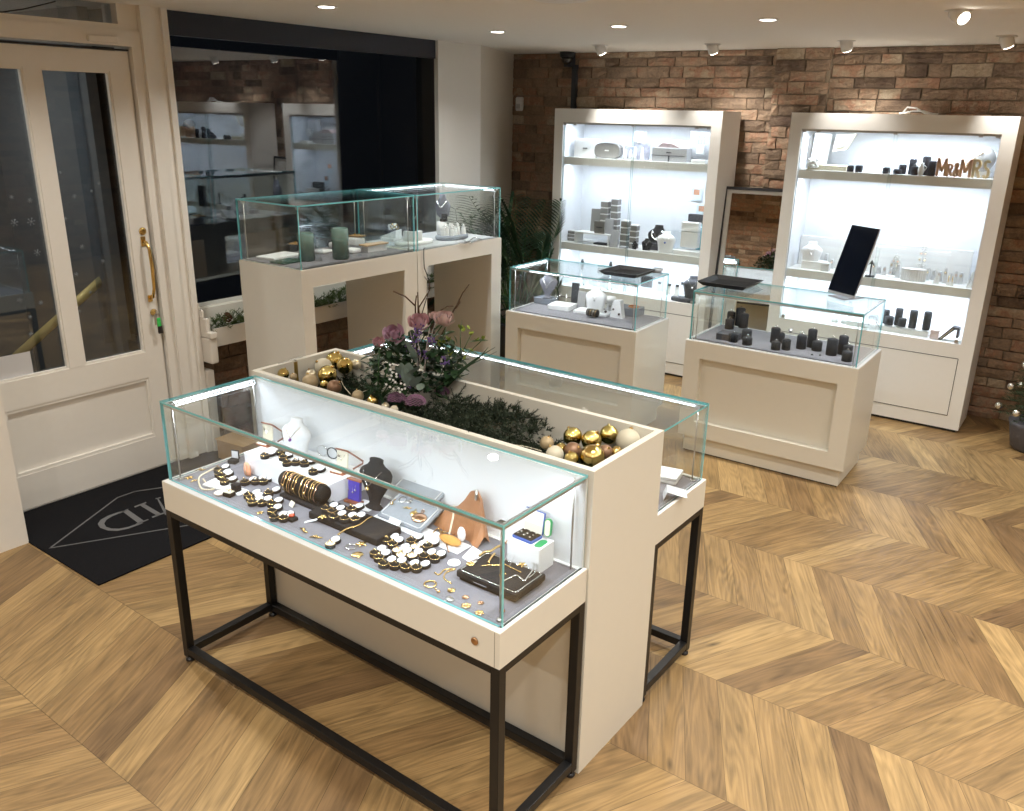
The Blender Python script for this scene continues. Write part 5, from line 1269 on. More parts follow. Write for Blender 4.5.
t, w_, h = simple_box('charm_cube', 'small white cube with dotted charms on top of the patterned displays', 'display stand', 634, 642.5, 132, S1+.115, 6.66, .07, white_plastic, 140, lid=False)
for a, b in ((-.4, .3), (.3, .6), (.1, .2), (-.2, .75), (.45, .85)): MB().ball((a*w_*1.4, -.037, b*h), .006, 8).build('charm', silver, t)
t, w_, h = simple_box('gift_box', 'large grey clasp box with striped cloth on top in the left cabinet', 'box', 652, 687, 148, S1, 6.62, .13, grey_lt, 152, lid=False)
MB().box(-w_-.001, w_*.9, -.069, -.066, h*.42, h*.46).box(-.006, .006, -.071, -.066, 0, h*.42).build('flap_seam', grey_dk, t); MB().box(-.025, .02, -.068, -.0655, h*.62, h*.70).build('printed_mark', grey_dk, t)
MB().box(-w_, w_, .06, .066, h, h*1.55, .002).build('open_lid', white_plastic, t); MB().prism([(-w_*.75, h*1.0), (-w_*.5, h*1.35), (w_*.1, h*1.3), (w_*.5, h*1.05), (w_*.3, h)], -.05, .05).build('striped_cloth', pbr('brown_striped_cloth', (.42, .32, .30), .8, var=.4, scale=60), t)
t, w_, h = simple_box('backing_board', 'tall grey folding display board at the right end of the left cabinet top shelf', 'display board', 689, 710, 131, S1, 6.72, .02, grey_lt, 150, lid=False)
for k in range(3): MB().tube([(-.02+.025*k, -.02, h*.85), (-.02+.025*k, -.02, h*.55)], .002, 4).ball((-.02+.025*k, -.02, h*.53), .006, 8).build('hanging_charm', silver, t)
simple_box('white_label', 'white label block standing before the tall grey board in the left cabinet', 'label', 696, 704, 144.5, S1+.07, 6.66, .03, white_plastic, 146, lid=False)
simple_box('white_box', 'flat white box in front of the tall grey board, left cabinet top shelf', 'box', 690.5, 705, 160, S1, 6.60, .08, white_plastic, 162)
# --- left cabinet, middle shelf: towers of little grey boxes
tw = 0
for (u, wd, vt, zb, y, nm) in ((572.5, 6.5, 230, S2, 6.68, 'far left tower on the middle shelf'), (605.5, 7, 200.5, S2+.10, 6.70, 'tower of grey boxes standing left of the tallest tower'), (616, 7, 198, S2, 6.72, 'tallest tower of grey boxes on the middle shelf'), (625.5, 7, 220, S2, 6.66, 'tower of grey boxes right of the tallest tower'), (634.5, 6.5, 224.5, S2, 6.64, 'rightmost tower of grey boxes on the middle shelf')):
    x, w_, h = cslot(u-wd/2, u+wd/2, vt, zb, y, vt+10); n = max(3, round(h/.055))
    for k in range(n):
        hh = h/n; t = cthing('small_grey_box', 'small grey box in the '+nm, 'box', x+random.uniform(-.002, .002), y, zb+k*hh, random.uniform(-.05, .05), nm)
        MB().box(-w_, w_, -.03, .03, .001, hh*.82, .003).build('box_body', grey_box, t); MB().box(-w_*.96, w_*.96, -.029, .029, hh*.82, hh*.98, .001).build('box_rim', white_plastic, t)
x, w_, h = cslot(576, 610, 233.5, S2, 6.62, 240); t = cthing('acrylic_riser', 'white bridge riser carrying grey boxes on the left cabinet middle shelf', 'display riser', x, 6.66, S2)
h = .10; MB().box(-w_, w_, -.07, .07, h-.012, h, .002).box(-w_, -w_+.010, -.07, .07, 0, h-.012).box(w_-.010, w_, -.07, .07, 0, h-.012).build('bridge', white_plastic, t)
simple_box('leaning_box', 'grey box with a dark side leaning on the bridge riser', 'box', 590.5, 599.5, 209, S2+.101, 6.68, .04, grey_box, 218, .25, lid=False, lean=-.12)
simple_box('sign_board', 'grey card sign with white lettering lines on the bridge riser', 'sign', 594, 604.5, 221, S2+.101, 6.60, .012, grey_box, 228, lid=False, mark=.6)
simple_box('angled_stand', 'tall light grey panel leaning in front of the tallest tower', 'display stand', 604, 612.5, 219, S2+.101, 6.63, .015, grey_lt, 225, lid=False, lean=-.12)
simple_box('angled_stand', 'light grey panel leaning at the right end of the bridge riser', 'display stand', 609, 617.5, 230, S2, 6.57, .015, grey_lt, 240, lid=False, lean=-.25)
simple_box('dark_box', 'low dark box under the bridge riser', 'box', 593, 607, 243.5, S2, 6.62, .08, grey_dk, 245)
for i, (u, v) in enumerate(((581, 246), (587, 247.5))):
    simple_box('glass_block', ['small clear glass block left under the bridge riser', 'small clear glass block right under the bridge riser'][i], 'ornament', u-3, u+3, v-3.5, S2, 6.57, .04, acrylic, v, lid=False)
simple_box('watch_box', 'small open-fronted grey box at the foot of the right towers', 'box', 618.5, 626, 246.5, S2, 6.57, .05, grey_lt, 249)
# --- busts of the middle shelf
def cbust(label, u, vt, z, y, wpx, mat, rz=0, pend=silver, yaw=CABYAW, hmul=1.0, chain=silver, stem=False):
    x, w_, h = cslot(u-wpx/2, u+wpx/2, vt, z, y, vt+8, yaw)
    return bust(label, wpt(x, y, z, yaw), h*hmul, mat, yaw+rz, pend, stem=stem, chain=chain)
silver_br = pbr('bright_silver', (.85, .85, .85), .2, metal=1)
cbust('large black necklace bust with silver collar on the left cabinet middle shelf', 658, 225, S2, 6.70, 17, dark_velvet, .1, silver_br)
cbust('small black necklace bust right of the grey towers with a long pendant', 634, 241, S2, 6.60, 10, dark_velvet, -.3, silver_br)
cbust('small black necklace bust in front of the large black bust', 646.5, 238.5, S2, 6.62, 10, dark_velvet, .3, silver_br)
cbust('white necklace bust with a blue stone, left cabinet middle shelf', 666, 231, S2, 6.61, 14, white_velvet, .2, pbr('blue_stone', (.03, .12, .45), .1))
x, w_, h = cslot(658, 655, 228, S2+.0, 6.64, 240); t = cthing('silver_necklace', 'wide silver collar necklace lying over the front of the large black bust', 'necklace', x+.01, 6.655, S2+.105)
MB().tube([(.065*math.sin(a), -.02*math.cos(a), .04-.05*math.cos(a)) for a in [-1.9+3.8*k/14 for k in range(15)]], .007, 6).build('collar', silver_br, t)
simple_box('dark_box', 'small grey black box behind the white bust in the left cabinet', 'box', 650, 658, 243, S2, 6.66, .05, grey_dk, 246)
simple_box('bangle_stand', 'white hooded bag-shaped stand in the right part of the left cabinet middle shelf', 'display stand', 681, 698, 222.5, S2+.06, 6.63, .06, white_plastic, 232, lid=True)
simple_box('white_riser', 'low white riser under the white hooded stand', 'display riser', 672, 699, 251, S2, 6.58, .14, white_plastic, 254, lid=False)
simple_box('black_box', 'black box near the right side of the left cabinet middle shelf', 'box', 688, 704, 214.5, S2+.17, 6.73, .04, grey_dk, 218, lid=False)
simple_box('teal_bag', 'light teal gift bag at the right side of the left cabinet middle shelf', 'bag', 697, 703, 224.5, S2, 6.71, .05, pbr('teal_card', (.18, .52, .62), .6), 230, lid=False)
t, w_, h = simple_box('acrylic_riser', 'clear acrylic bridge riser between the white bust and hooded stand', 'display riser', 670, 682, 231, S2, 6.64, .08, acrylic, 238, lid=False)
for i, (u, v) in enumerate(((696.3, 193.5), (701.3, 210))):
    q = at_y(u, v, 6.86, CABYAW); t = thing('photo_card', ['upper small photo card on the back of the left cabinet', 'lower small photo card on the back of the left cabinet'][i], 'photo card', wpt(q.x, 6.865, q.z), CABYAW)
    MB().box(-.045, .045, 0, .003, -.06, .04).build('card', pbr('pale_blue_card', (.65, .75, .80), .6), t); MB().box(-.026, .026, -.0015, 0, -.012, .032).build('portrait_print', pbr('portrait_skin', (.50, .25, .15), .6, var=.7, scale=40), t)
# --- left cabinet, bottom level
for i, (u, v) in enumerate(((582, 259), (610.5, 261.5))):
    x, w_, h = cslot(u-1, u+1, v, S3, 6.63, 270); t = cthing('ring_finger_stand', ['tall slim stand with black knob, left one at the bottom of the left cabinet', 'tall slim stand with black knob, right one at the bottom of the left cabinet'][i], 'display stand', x, 6.63, S3)
    MB().lathe([(.03, 0), (.03, .006), (.004, .010), (.004, h-.08)], (0, 0, 0), 14).build('stem', silver, t); MB().lathe([(0, h-.10), (.012, h-.09), (.016, h-.03), (.010, h), (0, h+.003)], (0, 0, 0), 14).build('knob', black_plastic, t)
rnd = random.Random(2)
for k in range(9):
    u = 585+k*5.6; x, w_, h = cslot(u-1.8, u+1.8, 275+(k % 3)*1.5, S3, 6.72, 280); t = cthing('acrylic_bottle', 'clear acrylic column in the row at the bottom of the left cabinet', 'display stand', x, 6.70+.03*(k % 2), S3, 0, 'clear columns at the bottom of the left cabinet')
    MB().box(-w_, w_, -.012, .012, 0, h, .002).build('column', acrylic, t)
for i, (u0, u1, vt, m_) in enumerate(((597, 611, 279, grey_dk), (614, 633, 283, grey_dk), (641, 652, 276, grey_dk))):
    simple_box('earring_board', ['dark earring board at the bottom of the left cabinet, left of the white bust', 'dark earring board at the bottom of the left cabinet behind the black tray', 'dark earring board above the right end of the left counter'][i], 'display stand', u0, u1, vt, S3+.06, 6.66, .02, m_, vt+3, lid=False)
x, w_, h = cslot(645, 700, 300, S3, 6.60, 301); t = cthing('slate_plinth', 'rounded slate grey plinth at the lower right of the left cabinet', 'display riser', -2.87, 6.60, S3); MB().lathe([(.20, 0), (.205, .004), (.205, .028), (.19, .034), (0, .034)], (0, 0, 0), 40, None, .62, .26).build('plinth_top', grey_dk, t)
cbust('round grey necklace bust at the lower right of the left cabinet', 693, 276, S3+.035, 6.61, 14, grey_dk, .3, silver_br)
for i, (u, vt, m_) in enumerate(((658, 281, grey_dk), (668, 283, grey_lt), (676, 284, grey_lt), (681, 281, grey_dk))):
    x, w_, h = cslot(u-2.5, u+2.5, vt, S3+.035, 6.60, 292); t = cthing('earring_stand', ['leaning earring stand on the slate plinth, leftmost', 'light leaning earring stand on the slate plinth, second from left', 'light leaning earring stand on the slate plinth, third from left', 'leaning earring stand on the slate plinth beside the round bust'][i], 'display stand', x, 6.60, S3+.0345)
    MB().prism([(-w_, 0), (w_, 0), (w_*.5, h), (-w_*.5, h)], 0, .008, rotm('X', -.2)).build('board', white_plastic if m_ is grey_lt else acrylic, t); MB().box(-w_*.6, w_*.6, -.006-.0, .01, h*.75, h*.95, .002, rotm('X', -.2)).build('clip', grey_dk, t)
# --- right cabinet, top shelf
t = cthing('open_case', 'large open cream presentation case at the left of the right cabinet top shelf', 'jewellery box', -1.87, 6.68, S1)
crm = pbr('cream_leatherette', (.72, .66, .50), .5)
MB().box(-.12, .16, -.07, .08, 0, .035, .004).build('base', crm, t); MB().box(-.14, -.02, .02, .05, .035, .25, .004, rotm('Y', .08)).build('white_lid', white_plastic, t); MB().prism([(.02, .13), (.04, .25), (.17, .26), (.12, .15)], .02, .06).build('lid_frame', crm, t); MB().prism([(-.22, .13), (-.14, .25), (-.14, .06), (-.2, .06)], .03, .06).build('side_flap', grey_box, t)
MB().prism([(.045, .155), (.055, .235), (.13, .24), (.10, .165)], .012, .022).build('lid_mirror', grey_box, t)
q = at_y(811.5, 166, 6.60, CABYAW); t = thing('white_rose', 'white fabric rose at the left end of the right cabinet top shelf', 'flower', wpt(q.x+.01, 6.60, S1+.045), CABYAW)
m = MB(); m.ball((0, 0, 0), .035, 14)
for k in range(14): a = k*2.4; z = -.02+.05*k/14; m.ball((.028*math.cos(a), .028*math.sin(a), z), .016, 8, .8)
m.build('petals', white_plastic, t)
def rcyl(label, u, vt, vb, wpx, z, y, yaw=CABYAW, group=None, ring=True):
    x, w_, h = cslot(u-wpx/2, u+wpx/2, vt, z, y, (vt+vb)/2, yaw); t = thing('ring_stand', label, 'ring stand', wpt(x, y, z, yaw), yaw, group); w_ *= .96
    MB().lathe([(w_, 0), (w_, h-.006), (w_-.004, h-.001), (w_*.5, h), (0, h)], (0, 0, 0), 24).build('column', ring_black, t)
    for k in range(2): MB().box(-w_*.9, w_*.9, -w_*.12+k*.0-.002, -w_*.12+.002, h-.0005, h+.0008).build('ring_slot', black_plastic, t) if k == 0 else None
    if ring:
        a = [2*PI*k/14 for k in range(14)]; MB().tube([(.008*math.cos(q), 0, h+.004+.008*math.sin(q)) for q in a], .0016, 5, closed=True).ball((0, 0, h+.0135), .0038, 8).build('ring', silver_br, t)
    return t
for i, (u, vt, vb, wp) in enumerate(((850.5, 165.5, 172, 7), (859, 165.5, 172, 7.5), (886.5, 167.5, 173.5, 8), (897.5, 169, 175, 9), (902.5, 164.5, 174, 8), (912.5, 159, 175, 7.5), (914.5, 166, 175.5, 8), (926, 156.5, 174, 8.5), (932, 161, 175.5, 8.5))):
    rcyl('%s short black ring stand on the right cabinet top shelf' % ['leftmost', 'second', 'third', 'fourth', 'fifth', 'sixth', 'seventh', 'eighth', 'ninth'][i] + ', counting from the left', u, vt, vb, wp, S1, 6.60+.05*(i in (4, 5, 7)))
x, w_, h = cslot(919, 924.5, 163, S1, 6.60, 168); t = cthing('white_vase', 'tiny white vase between black ring stands on the right cabinet top shelf', 'vase', x, 6.59, S1); MB().lathe([(.012, 0), (.020, .02), (.022, .04), (.012, .07), (.016, .085), (0, .08)], (0, 0, 0), 18).build('vase_body', white_plastic, t); MB().tube([(.016, 0, .07), (.034, 0, .055), (.02, 0, .03)], .003, 6).build('vase_handle', white_plastic, t)
# earring cards, pale
for i, u in enumerate((871, 883)):
    x, w_, h = cslot(u-4, u+4, 148, S1, 6.74, 155); t = cthing('earring_card', ['white earring card with tiny studs, left one on the right cabinet top shelf', 'white earring card with tiny studs, right one on the right cabinet top shelf'][i], 'earring card', x, 6.74, S1); MB().box(-w_, w_, 0, .004, 0, h, .001).build('card', white_plastic, t)
    for k in range(5): MB().ball((.004*(k % 2), -.004, h*(.2+.16*k)), .005, 6).build('stud', silver, t)
# wooden letters MR & MRS, modelled in strokes
wood_l = pbr('light_wood_letters', (.85, .70, .45), .55, var=.2, scale=30); wood_l2 = pbr('orange_wood_letters', (.80, .52, .34), .55, var=.2, scale=30)
def letter(ch, m, x, z, w_, h, d0, d1, st):
    def bar(x0, z0, x1, z1, s=st):
        a, b = Vector((x+x0*w_, 0, z+z0*h)), Vector((x+x1*w_, 0, z+z1*h)); d = (b-a).normalized(); n_ = Vector((-d.z, 0, d.x))*s/2
        m.prism([((a-n_).x, (a-n_).z), ((b-n_).x, (b-n_).z), ((b+n_).x, (b+n_).z), ((a+n_).x, (a+n_).z)], d0, d1)
    def arc(cx, cz, rx, rz_, a0, a1, n=8):
        for k in range(n):
            p, q = a0+(a1-a0)*k/n, a0+(a1-a0)*(k+1)/n; bar(cx+rx*math.cos(p), cz+rz_*math.sin(p), cx+rx*math.cos(q), cz+rz_*math.sin(q))
    if ch == 'M': bar(.08, 0, .08, 1); bar(.92, 0, .92, 1); bar(.08, .96, .5, .25); bar(.5, .25, .92, .96); bar(-.04, .04, .22, .04, st*.6); bar(.78, .04, 1.04, .04, st*.6)
    if ch == 'R': bar(.15, 0, .15, 1); bar(.15, .95, .5, .95); arc(.5, .73, .3, .22, PI/2, -PI/2); bar(.15, .5, .5, .5); bar(.45, .5, .9, .02); bar(0, .04, .3, .04, st*.6)
    if ch == 'S': arc(.5, .74, .30, .21, .5, PI*1.5-.1); arc(.5, .28, .30, .25, PI/2-.1, -PI+.4)
    if ch == '&': arc(.42, .76, .18, .18, 0, 2*PI, 10); arc(.38, .26, .26, .24, .2, 2*PI-.8, 10); bar(.3, .6, .85, .05); bar(.62, .2, .9, .5)
q0, q1 = at_y(935.5, 177, 6.585, CABYAW), at_y(997, 182, 6.585, CABYAW); Lx0, Lx1 = q0.x, min(q1.x, -.765)
t = cthing('letter_sign', 'wooden MR & MRS letters standing on the right cabinet top shelf', 'letters', (Lx0+Lx1)/2, 6.585, S1); W_ = Lx1-Lx0; H_ = .118
for ch, f0, f1, hh, mt_ in (('M', .0, .19, 1, wood_l2), ('R', .19, .31, .7, wood_l2), ('&', .31, .43, .8, wood_l2), ('M', .43, .64, 1, wood_l2), ('R', .645, .82, 1, wood_l), ('S', .83, .98, 1, wood_l)):
    m = MB(); letter(ch, m, -W_/2+f0*W_, .004, (f1-f0)*W_*.92, H_*hh, -.009, .009, .017); m.build('letter', mt_, t)
t = cthing('ring_cushion', 'grey heart-shaped cushion with white bow at the right end of the top shelf', 'cushion', -.845, 6.72, S1); MB().ball((0, 0, .12), .075, 18, 1.1, rotm('X', 0)).build('cushion_body', grey_box, t); MB().box(-.06, .06, -.02, .02, 0, .05, .01).build('cushion_stand', white_plastic, t); MB().tube([(-.11, -.04, .06), (-.05, -.05, .13), (0, -.07, .17)], .008, 6).build('ribbon', pbr('tan_ribbon', (.55, .42, .30), .6), t)
# --- right cabinet, middle shelf
cbust('white necklace bust with fine chain at the left of the right cabinet', 812, 241.5, S2+.03, 6.66, 16, white_velvet, .2, silver)
simple_box('white_riser', 'low white riser under the white bust in the right cabinet', 'display riser', 801, 824, 261.5, S2, 6.63, .12, white_plastic, 264, lid=False)
simple_box('white_box', 'white fluted box right of the bust in the right cabinet', 'box', 820.5, 829, 263, S2, 6.60, .05, pbr('fluted_white', (.74, .74, .74), .5), 266)
x, w_, h = cslot(868, 874, 262, S2, 6.60, 270); t = cthing('black_tree_stand', 'small black arrow-shaped jewellery stand right of the tablet', 'display stand', x, 6.59, S2)
MB().box(-.032, .032, -.018, .018, 0, .012, .002).build('foot', black_plastic, t); MB().tube([(0, 0, .01), (0, 0, .10)], .006, 8).build('stem', black_plastic, t); MB().prism([(-.022, .085), (0, .125), (.022, .085), (0, .10)], -.006, .006).build('arrow_head', black_plastic, t)
x, w_, h = cslot(901, 926, 268, S2, 6.63, 272)
t = cthing('fluted_stand', 'round fluted white display drum in the middle of the right cabinet', 'display stand', x, 6.65, S2); n_ = 56; m = MB(); ring_b = []
prof = [(w_*(1+.03*math.cos(28*2*PI*k/n_)) * math.cos(2*PI*k/n_), w_*.55*(1+.03*math.cos(28*2*PI*k/n_))*math.sin(2*PI*k/n_)) for k in range(n_)]
a_ = [m.b.verts.new((px_, py_, 0)) for px_, py_ in prof]; b_ = [m.b.verts.new((px_, py_, .085)) for px_, py_ in prof]; m.b.faces.new(a_[::-1]); m.b.faces.new(b_)
for k in range(n_): m.b.faces.new((a_[k], a_[(k+1) % n_], b_[(k+1) % n_], b_[k]))
m.build('drum', pbr('fluted_white', (.74, .74, .74), .5), t)
for i, (u, vt, vb) in enumerate(((895, 254, 278), (923, 243, 268))):
    x, w_, h = cslot(u-6, u+6, vt, S2, 6.73, (vt+vb)/2); t = cthing('earring_tree', ['shorter white tiered earring tree in the right cabinet', 'tall white tiered earring tree behind the fluted drum'][i], 'earring stand', x, 6.74, S2)
    MB().tube([(0, 0, 0), (0, 0, h)], .006, 8).lathe([(.05, 0), (.05, .008), (0, .01)], (0, 0, 0), 20).build('stem', white_plastic, t)
    for k in range(5):
        zz = h*(.25+.17*k); br = MB().box(-w_*(1-.12*k), w_*(1-.12*k), -.006, .006, zz-.004, zz+.004, .001).build('branch', white_plastic, t)
        MB().ball((-w_*.6*(1-.12*k), -.008, zz-.014), .007, 8).ball((w_*.5*(1-.12*k), -.008, zz-.014), .007, 8).build('earring', [rose_gold, silver, gold][k % 3], br)
for i, (u, vt, wp, m_) in enumerate(((936, 275, 7, grey_lt), (948.5, 274.5, 4, gold), (952.5, 274.5, 3, gold), (971, 272, 6, grey_lt))):
    x, w_, h = cslot(u-wp/2, u+wp/2, vt, S2, 6.61, vt+5); t = cthing('earring_stand', ['white sloping earring stand right of the fluted drum', 'white earring card with long gold drops, left of two', 'white earring card with long gold drops, right of two', 'white sloping earring stand at the right end of the right cabinet'][i], 'display stand', x, 6.61, S2)
    MB().prism([(-w_, 0), (w_, 0), (w_*.5, h), (-w_*.1, h)], 0, .02, rotm('X', -.12)).build('board', white_plastic, t)
    MB().tube([(0, -.004, h*.85), (0, -.004, h*.35)], .003, 5).build('drop_earring', m_ if m_ is gold else silver, t)
simple_box('white_backdrop', 'low white backdrop board along the rear of the right cabinet middle shelf', 'display board', 800, 975, 243, S2, 6.80, .012, white_plastic, 245, lid=False)
for k, (u, v) in enumerate(((959, 258), (951, 264), (956, 266), (970, 260), (980, 262))):
    q = at_y(u, v, 6.825, CABYAW); ob = MB().ball((0, 0, 0), .008, 8).build('stud_earring', silver); ob.location = wpt(q.x, 6.822, q.z); tag(ob, 'silver stud pinned on the white backdrop of the right cabinet', 'earring', 'studs on the white backdrop')
rv = random.Random(14)
for k in range(24):      # crowd of little white stands filling the middle shelf
    u = 826+k*6.0+rv.uniform(-1.5, 1.5)
    if 848 < u < 874 or 899 < u < 928: continue
    y = rv.choice((6.70, 6.74, 6.78)); x, w_, _h = cslot(u-2.2, u+2.2, 262, S2, y, 268); hh = rv.uniform(.05, .13)
    if x > -.78: continue
    t = cthing('white_ring_post', 'small white jewellery post in the crowd on the right cabinet middle shelf', 'display stand', x, y, S2, rv.uniform(-.3, .3), 'white jewellery posts on the right cabinet middle shelf')
    MB().prism([(-w_, 0), (w_, 0), (w_*.6, hh), (-w_*.6, hh)], -.012, .012).build('post', pbr('post_white', (.66, .66, .67), .5), t)
    MB().tube([(.007*math.cos(a), -.014, hh*.7+.007*math.sin(a)) for a in [2*PI*i/10 for i in range(10)]], .002, 4, closed=True).build('ring', [steel, rose_gold, gold][k % 3], t)
# --- right cabinet, bottom level
simple_box('white_riser', 'long low white riser under the black ring stands at the bottom of the right cabinet', 'display riser', 845, 929, 326, S3, 6.60, .16, white_plastic, 328, lid=False)
RS = S3+.055
for i, (u, vt, vb, wp) in enumerate(((886.5, 309.5, 320, 6.5), (899, 308, 322, 8), (889.5, 316, 323, 9.5), (902.5, 318, 325, 8.5), (913.5, 310, 325, 8.5), (927.5, 311.5, 326.5, 8.5))):
    rcyl('%s black ring stand from the left, right cabinet bottom level' % ['first', 'third', 'second (short)', 'fourth (short)', 'fifth (tall)', 'last (tall)'][i], u, vt, vb, wp, RS if False else S3+.05, 6.64 if i in (0, 1) else 6.615, ring=False)
x, w_, h = cslot(941, 957, 327, S3, 6.59, 332); t = cthing('watch_ramp', 'sloping slate watch stand at the right of the right cabinet bottom', 'watch stand', x, 6.61, S3)
MB().prism([(-.065, 0), (-.04, 0), (.035, .085), (.05, .085), (.05, .03), (.065, .03), (.065, .10), (.02, .105)], -.03, .03).build('ramp', grey_dk, t); MB().prism([(-.048, .012), (.022, .095), (.028, .092), (-.042, .010)], -.034, .034).build('strap', silver, t)
simple_box('pink_box', 'tiny pale pink box beside the sloping watch stand', 'box', 930, 938.5, 330, S3, 6.57, .04, pbr('blush_box', (.78, .62, .62), .5), 334)
cyl_w = pbr('white_roll', (.80, .80, .80), .5)
for i, u in enumerate((838, 848, 858)):
    x, w_, h = cslot(u-3.5, u+3.5, 300, S3, 6.70, 305); t = cthing('pearl_stand', 'white ring cone at the lower left of the right cabinet', 'display stand', x, 6.66, S3, 0, 'white cones at the lower left of the right cabinet')
    MB().lathe([(.028, 0), (.022, .03), (.008, .09), (0, .095)], (0, 0, 0), 16).build('cone', cyl_w, t); MB().lathe([(.012, .065), (.014, .068), (.012, .071)], (0, 0, 0), 12).build('ring', silver_br, t)

# ================================================================== contents of the two counters
ZC = .7735
def cyawbox(*a, **k): return simple_box(*a, **k)
# right counter: black ring stands (centre px, top, bottom, width)
R_ = RC['yaw']
def rpos(u, vb): p = at(u, vb, ZC); return (p.x*math.cos(R_)+p.y*math.sin(R_), -p.x*math.sin(R_)+p.y*math.cos(R_))
def rstand(label, u, vt, vb, wpx, zoff=0):
    p = at(u, vb-1.5, ZC+zoff); yl = -p.x*math.sin(R_)+p.y*math.cos(R_); return rcyl(label, u, vt, vb, wpx, ZC+zoff, yl, R_)
pr_ = at((640+432/5.07), 260+372/5.07, ZC+.045)
t = thing('slate_riser', 'slate grey block riser under black ring stands at the left of the right counter', 'display riser', (pr_.x, pr_.y+.03, ZC), R_); MB().box(-.055, .075, -.045, .06, 0, .043, .003).build('block', grey_dk, t)
for i, (u, vt, vb, wp, zo) in enumerate(((740.2, 308, 327, 9.5, .0435), (731, 311.5, 324, 8, .0435), (743.5, 313.5, 329, 9.5, .0435), (729.5, 319, 330, 9, .0435), (746.7, 329.5, 341, 10, 0), (733, 333.5, 343, 9.5, 0), (747.2, 337, 346, 10, 0), (775.3, 327.5, 344, 9.5, 0), (780, 332.5, 344, 9.5, 0), (775.8, 341.5, 351, 9.5, 0), (786.2, 339, 351, 9, 0),
        (801.5, 335, 350, 10, 0), (812, 329, 348.5, 9.5, 0), (817, 341, 352, 10.5, 0), (832, 338.5, 356.5, 11.5, 0), (843, 335.5, 355.5, 10, 0), (847.5, 345, 357, 10.5, 0), (847, 351, 362.5, 11, 0))):
    rstand('%s black ring stand, right counter, %s' % (['tallest', 'small back', 'tall front', 'short front', 'mid-height', 'low left', 'low right', 'tall', 'mid-height', 'low left', 'low right', 'front left', 'tall back', 'low front', 'tall front', 'tall back', 'mid-height', 'frontmost low'][i], 'on the slate riser' if i < 4 else 'before the slate riser' if i < 7 else 'of the second group from left' if i < 11 else 'of the third group from left' if i < 14 else 'of the group nearest the right glass'), u, vt, vb, wp, zo)
for i, (u, v) in enumerate(((789.5, 339), (801, 342))):
    p = at(u, v, ZC); t = thing('crystal_ring', ['clear stand with a sparkling silver ring between the second and third groups', 'clear stand with a sparkling silver ring beside the third group'][i], 'ring', p, R_)
    MB().lathe([(.012, 0), (.012, .003), (.003, .005), (.003, .045), (0, .046)], (0, 0, 0), 12).build('acrylic_stem', acrylic, t); MB().ball((0, 0, .058), .015, 12, .9).build('stone', silver_br, t)
for i, (u, v) in enumerate(((812, 355), (820, 355.5), (778, 336), (767, 333))):
    p = at(u, v, ZC); ob = MB().lathe([(.006, 0), (.008, .003), (.004, .007), (0, .008)], (0, 0, 0), 12).build('stud_earring', [black_plastic, black_plastic, silver_br, silver_br][i]); ob.location = p; tag(ob, ['tiny black stud left at the front of the right counter', 'tiny black stud right at the front of the right counter', 'tiny silver stud beside the second ring stand group', 'tiny silver stud between the first and second ring stand groups'][i], 'earring')
# tablet on the right counter
A_ = at(827, 292.5, 1.098); B_ = at(853.5, 299.5, 1.098); ex = (B_-A_); wT = ex.length; ang = math.atan2(ex.y, ex.x)
t = thing('tablet_stand', 'black portrait tablet tilted on a grey stand on top of the right counter', 'tablet', ((A_.x+B_.x)/2, (A_.y+B_.y)/2, 1.085), ang)
hT = .43; M = T(0, 0, .018) @ rotm('X', -.30)
MB().box(-wT/2, wT/2, 0, .012, 0, hT, .004, M).build('tablet_body', pbr('tablet_silver', (.55, .56, .58), .3, metal=.7), t)
MB().box(-wT/2+.002, wT/2-.002, -.002, .0, .016, hT-.002, 0, M).build('screen', pbr('dark_screen', (.004, .006, .012), .12, spec=.5), t)
MB().box(-wT*.32, wT*.32, -.03, .13, 0, .006, .002).tube([(0, .10, .006), (0, .085, .16)], .012, 8).build('stand_foot', pbr('stand_grey', (.35, .36, .38), .35, metal=.6), t)
# black trays on the glass tops
def dtray(label, pts, z, yaw):
    P = [at(u, v, z) for u, v in pts]; c = sum(P, Vector())/4; loc = [Vector(((p-c).x*math.cos(-yaw)-(p-c).y*math.sin(-yaw), (p-c).x*math.sin(-yaw)+(p-c).y*math.cos(-yaw), 0)) for p in P]
    w_ = max(p.x for p in loc); d_ = max(p.y for p in loc); w_ = (w_-min(p.x for p in loc))/2; d_ = (d_-min(p.y for p in loc))/2; d_ = min(d_, .16); w_ = min(w_, .17)
    t = thing('serving_tray', label, 'tray', (c.x, c.y, z), yaw)
    MB().box(-w_*.8, w_*.8, -d_*.8, d_*.8, .001, .006).build('tray_floor', black_matte, t)
    m = MB()
    for (a, b) in (((-1, -1), (1, -1)), ((1, -1), (1, 1)), ((1, 1), (-1, 1)), ((-1, 1), (-1, -1))):
        i0, i1 = Vector((a[0]*w_*.8, a[1]*d_*.8, .001)), Vector((b[0]*w_*.8, b[1]*d_*.8, .001)); o0, o1 = Vector((a[0]*w_, a[1]*d_, .030)), Vector((b[0]*w_, b[1]*d_, .030))
        k0, k1 = Vector((a[0]*w_*.95, a[1]*d_*.95, .030)), Vector((b[0]*w_*.95, b[1]*d_*.95, .030)); j0, j1 = i0*.97+Vector((0, 0, .006)), i1*.97+Vector((0, 0, .006))
        m.face([i0, i1, o1, o0]); m.face([o0, o1, k1, k0]); m.face([k0, k1, j1, j0])
    m.build('tray_rim', pbr('black_lacquer', (.008, .008, .009), .45, spec=.25), t)
dtray('black lacquered tray resting on the left end of the right counter glass', [(701, 284), (745, 293), (759, 284), (716, 280)], 1.085, R_)
dtray('black lacquered tray resting on the left counter glass', [(602, 275), (637, 280), (652, 273), (619, 269)], 1.085, LC['yaw'])
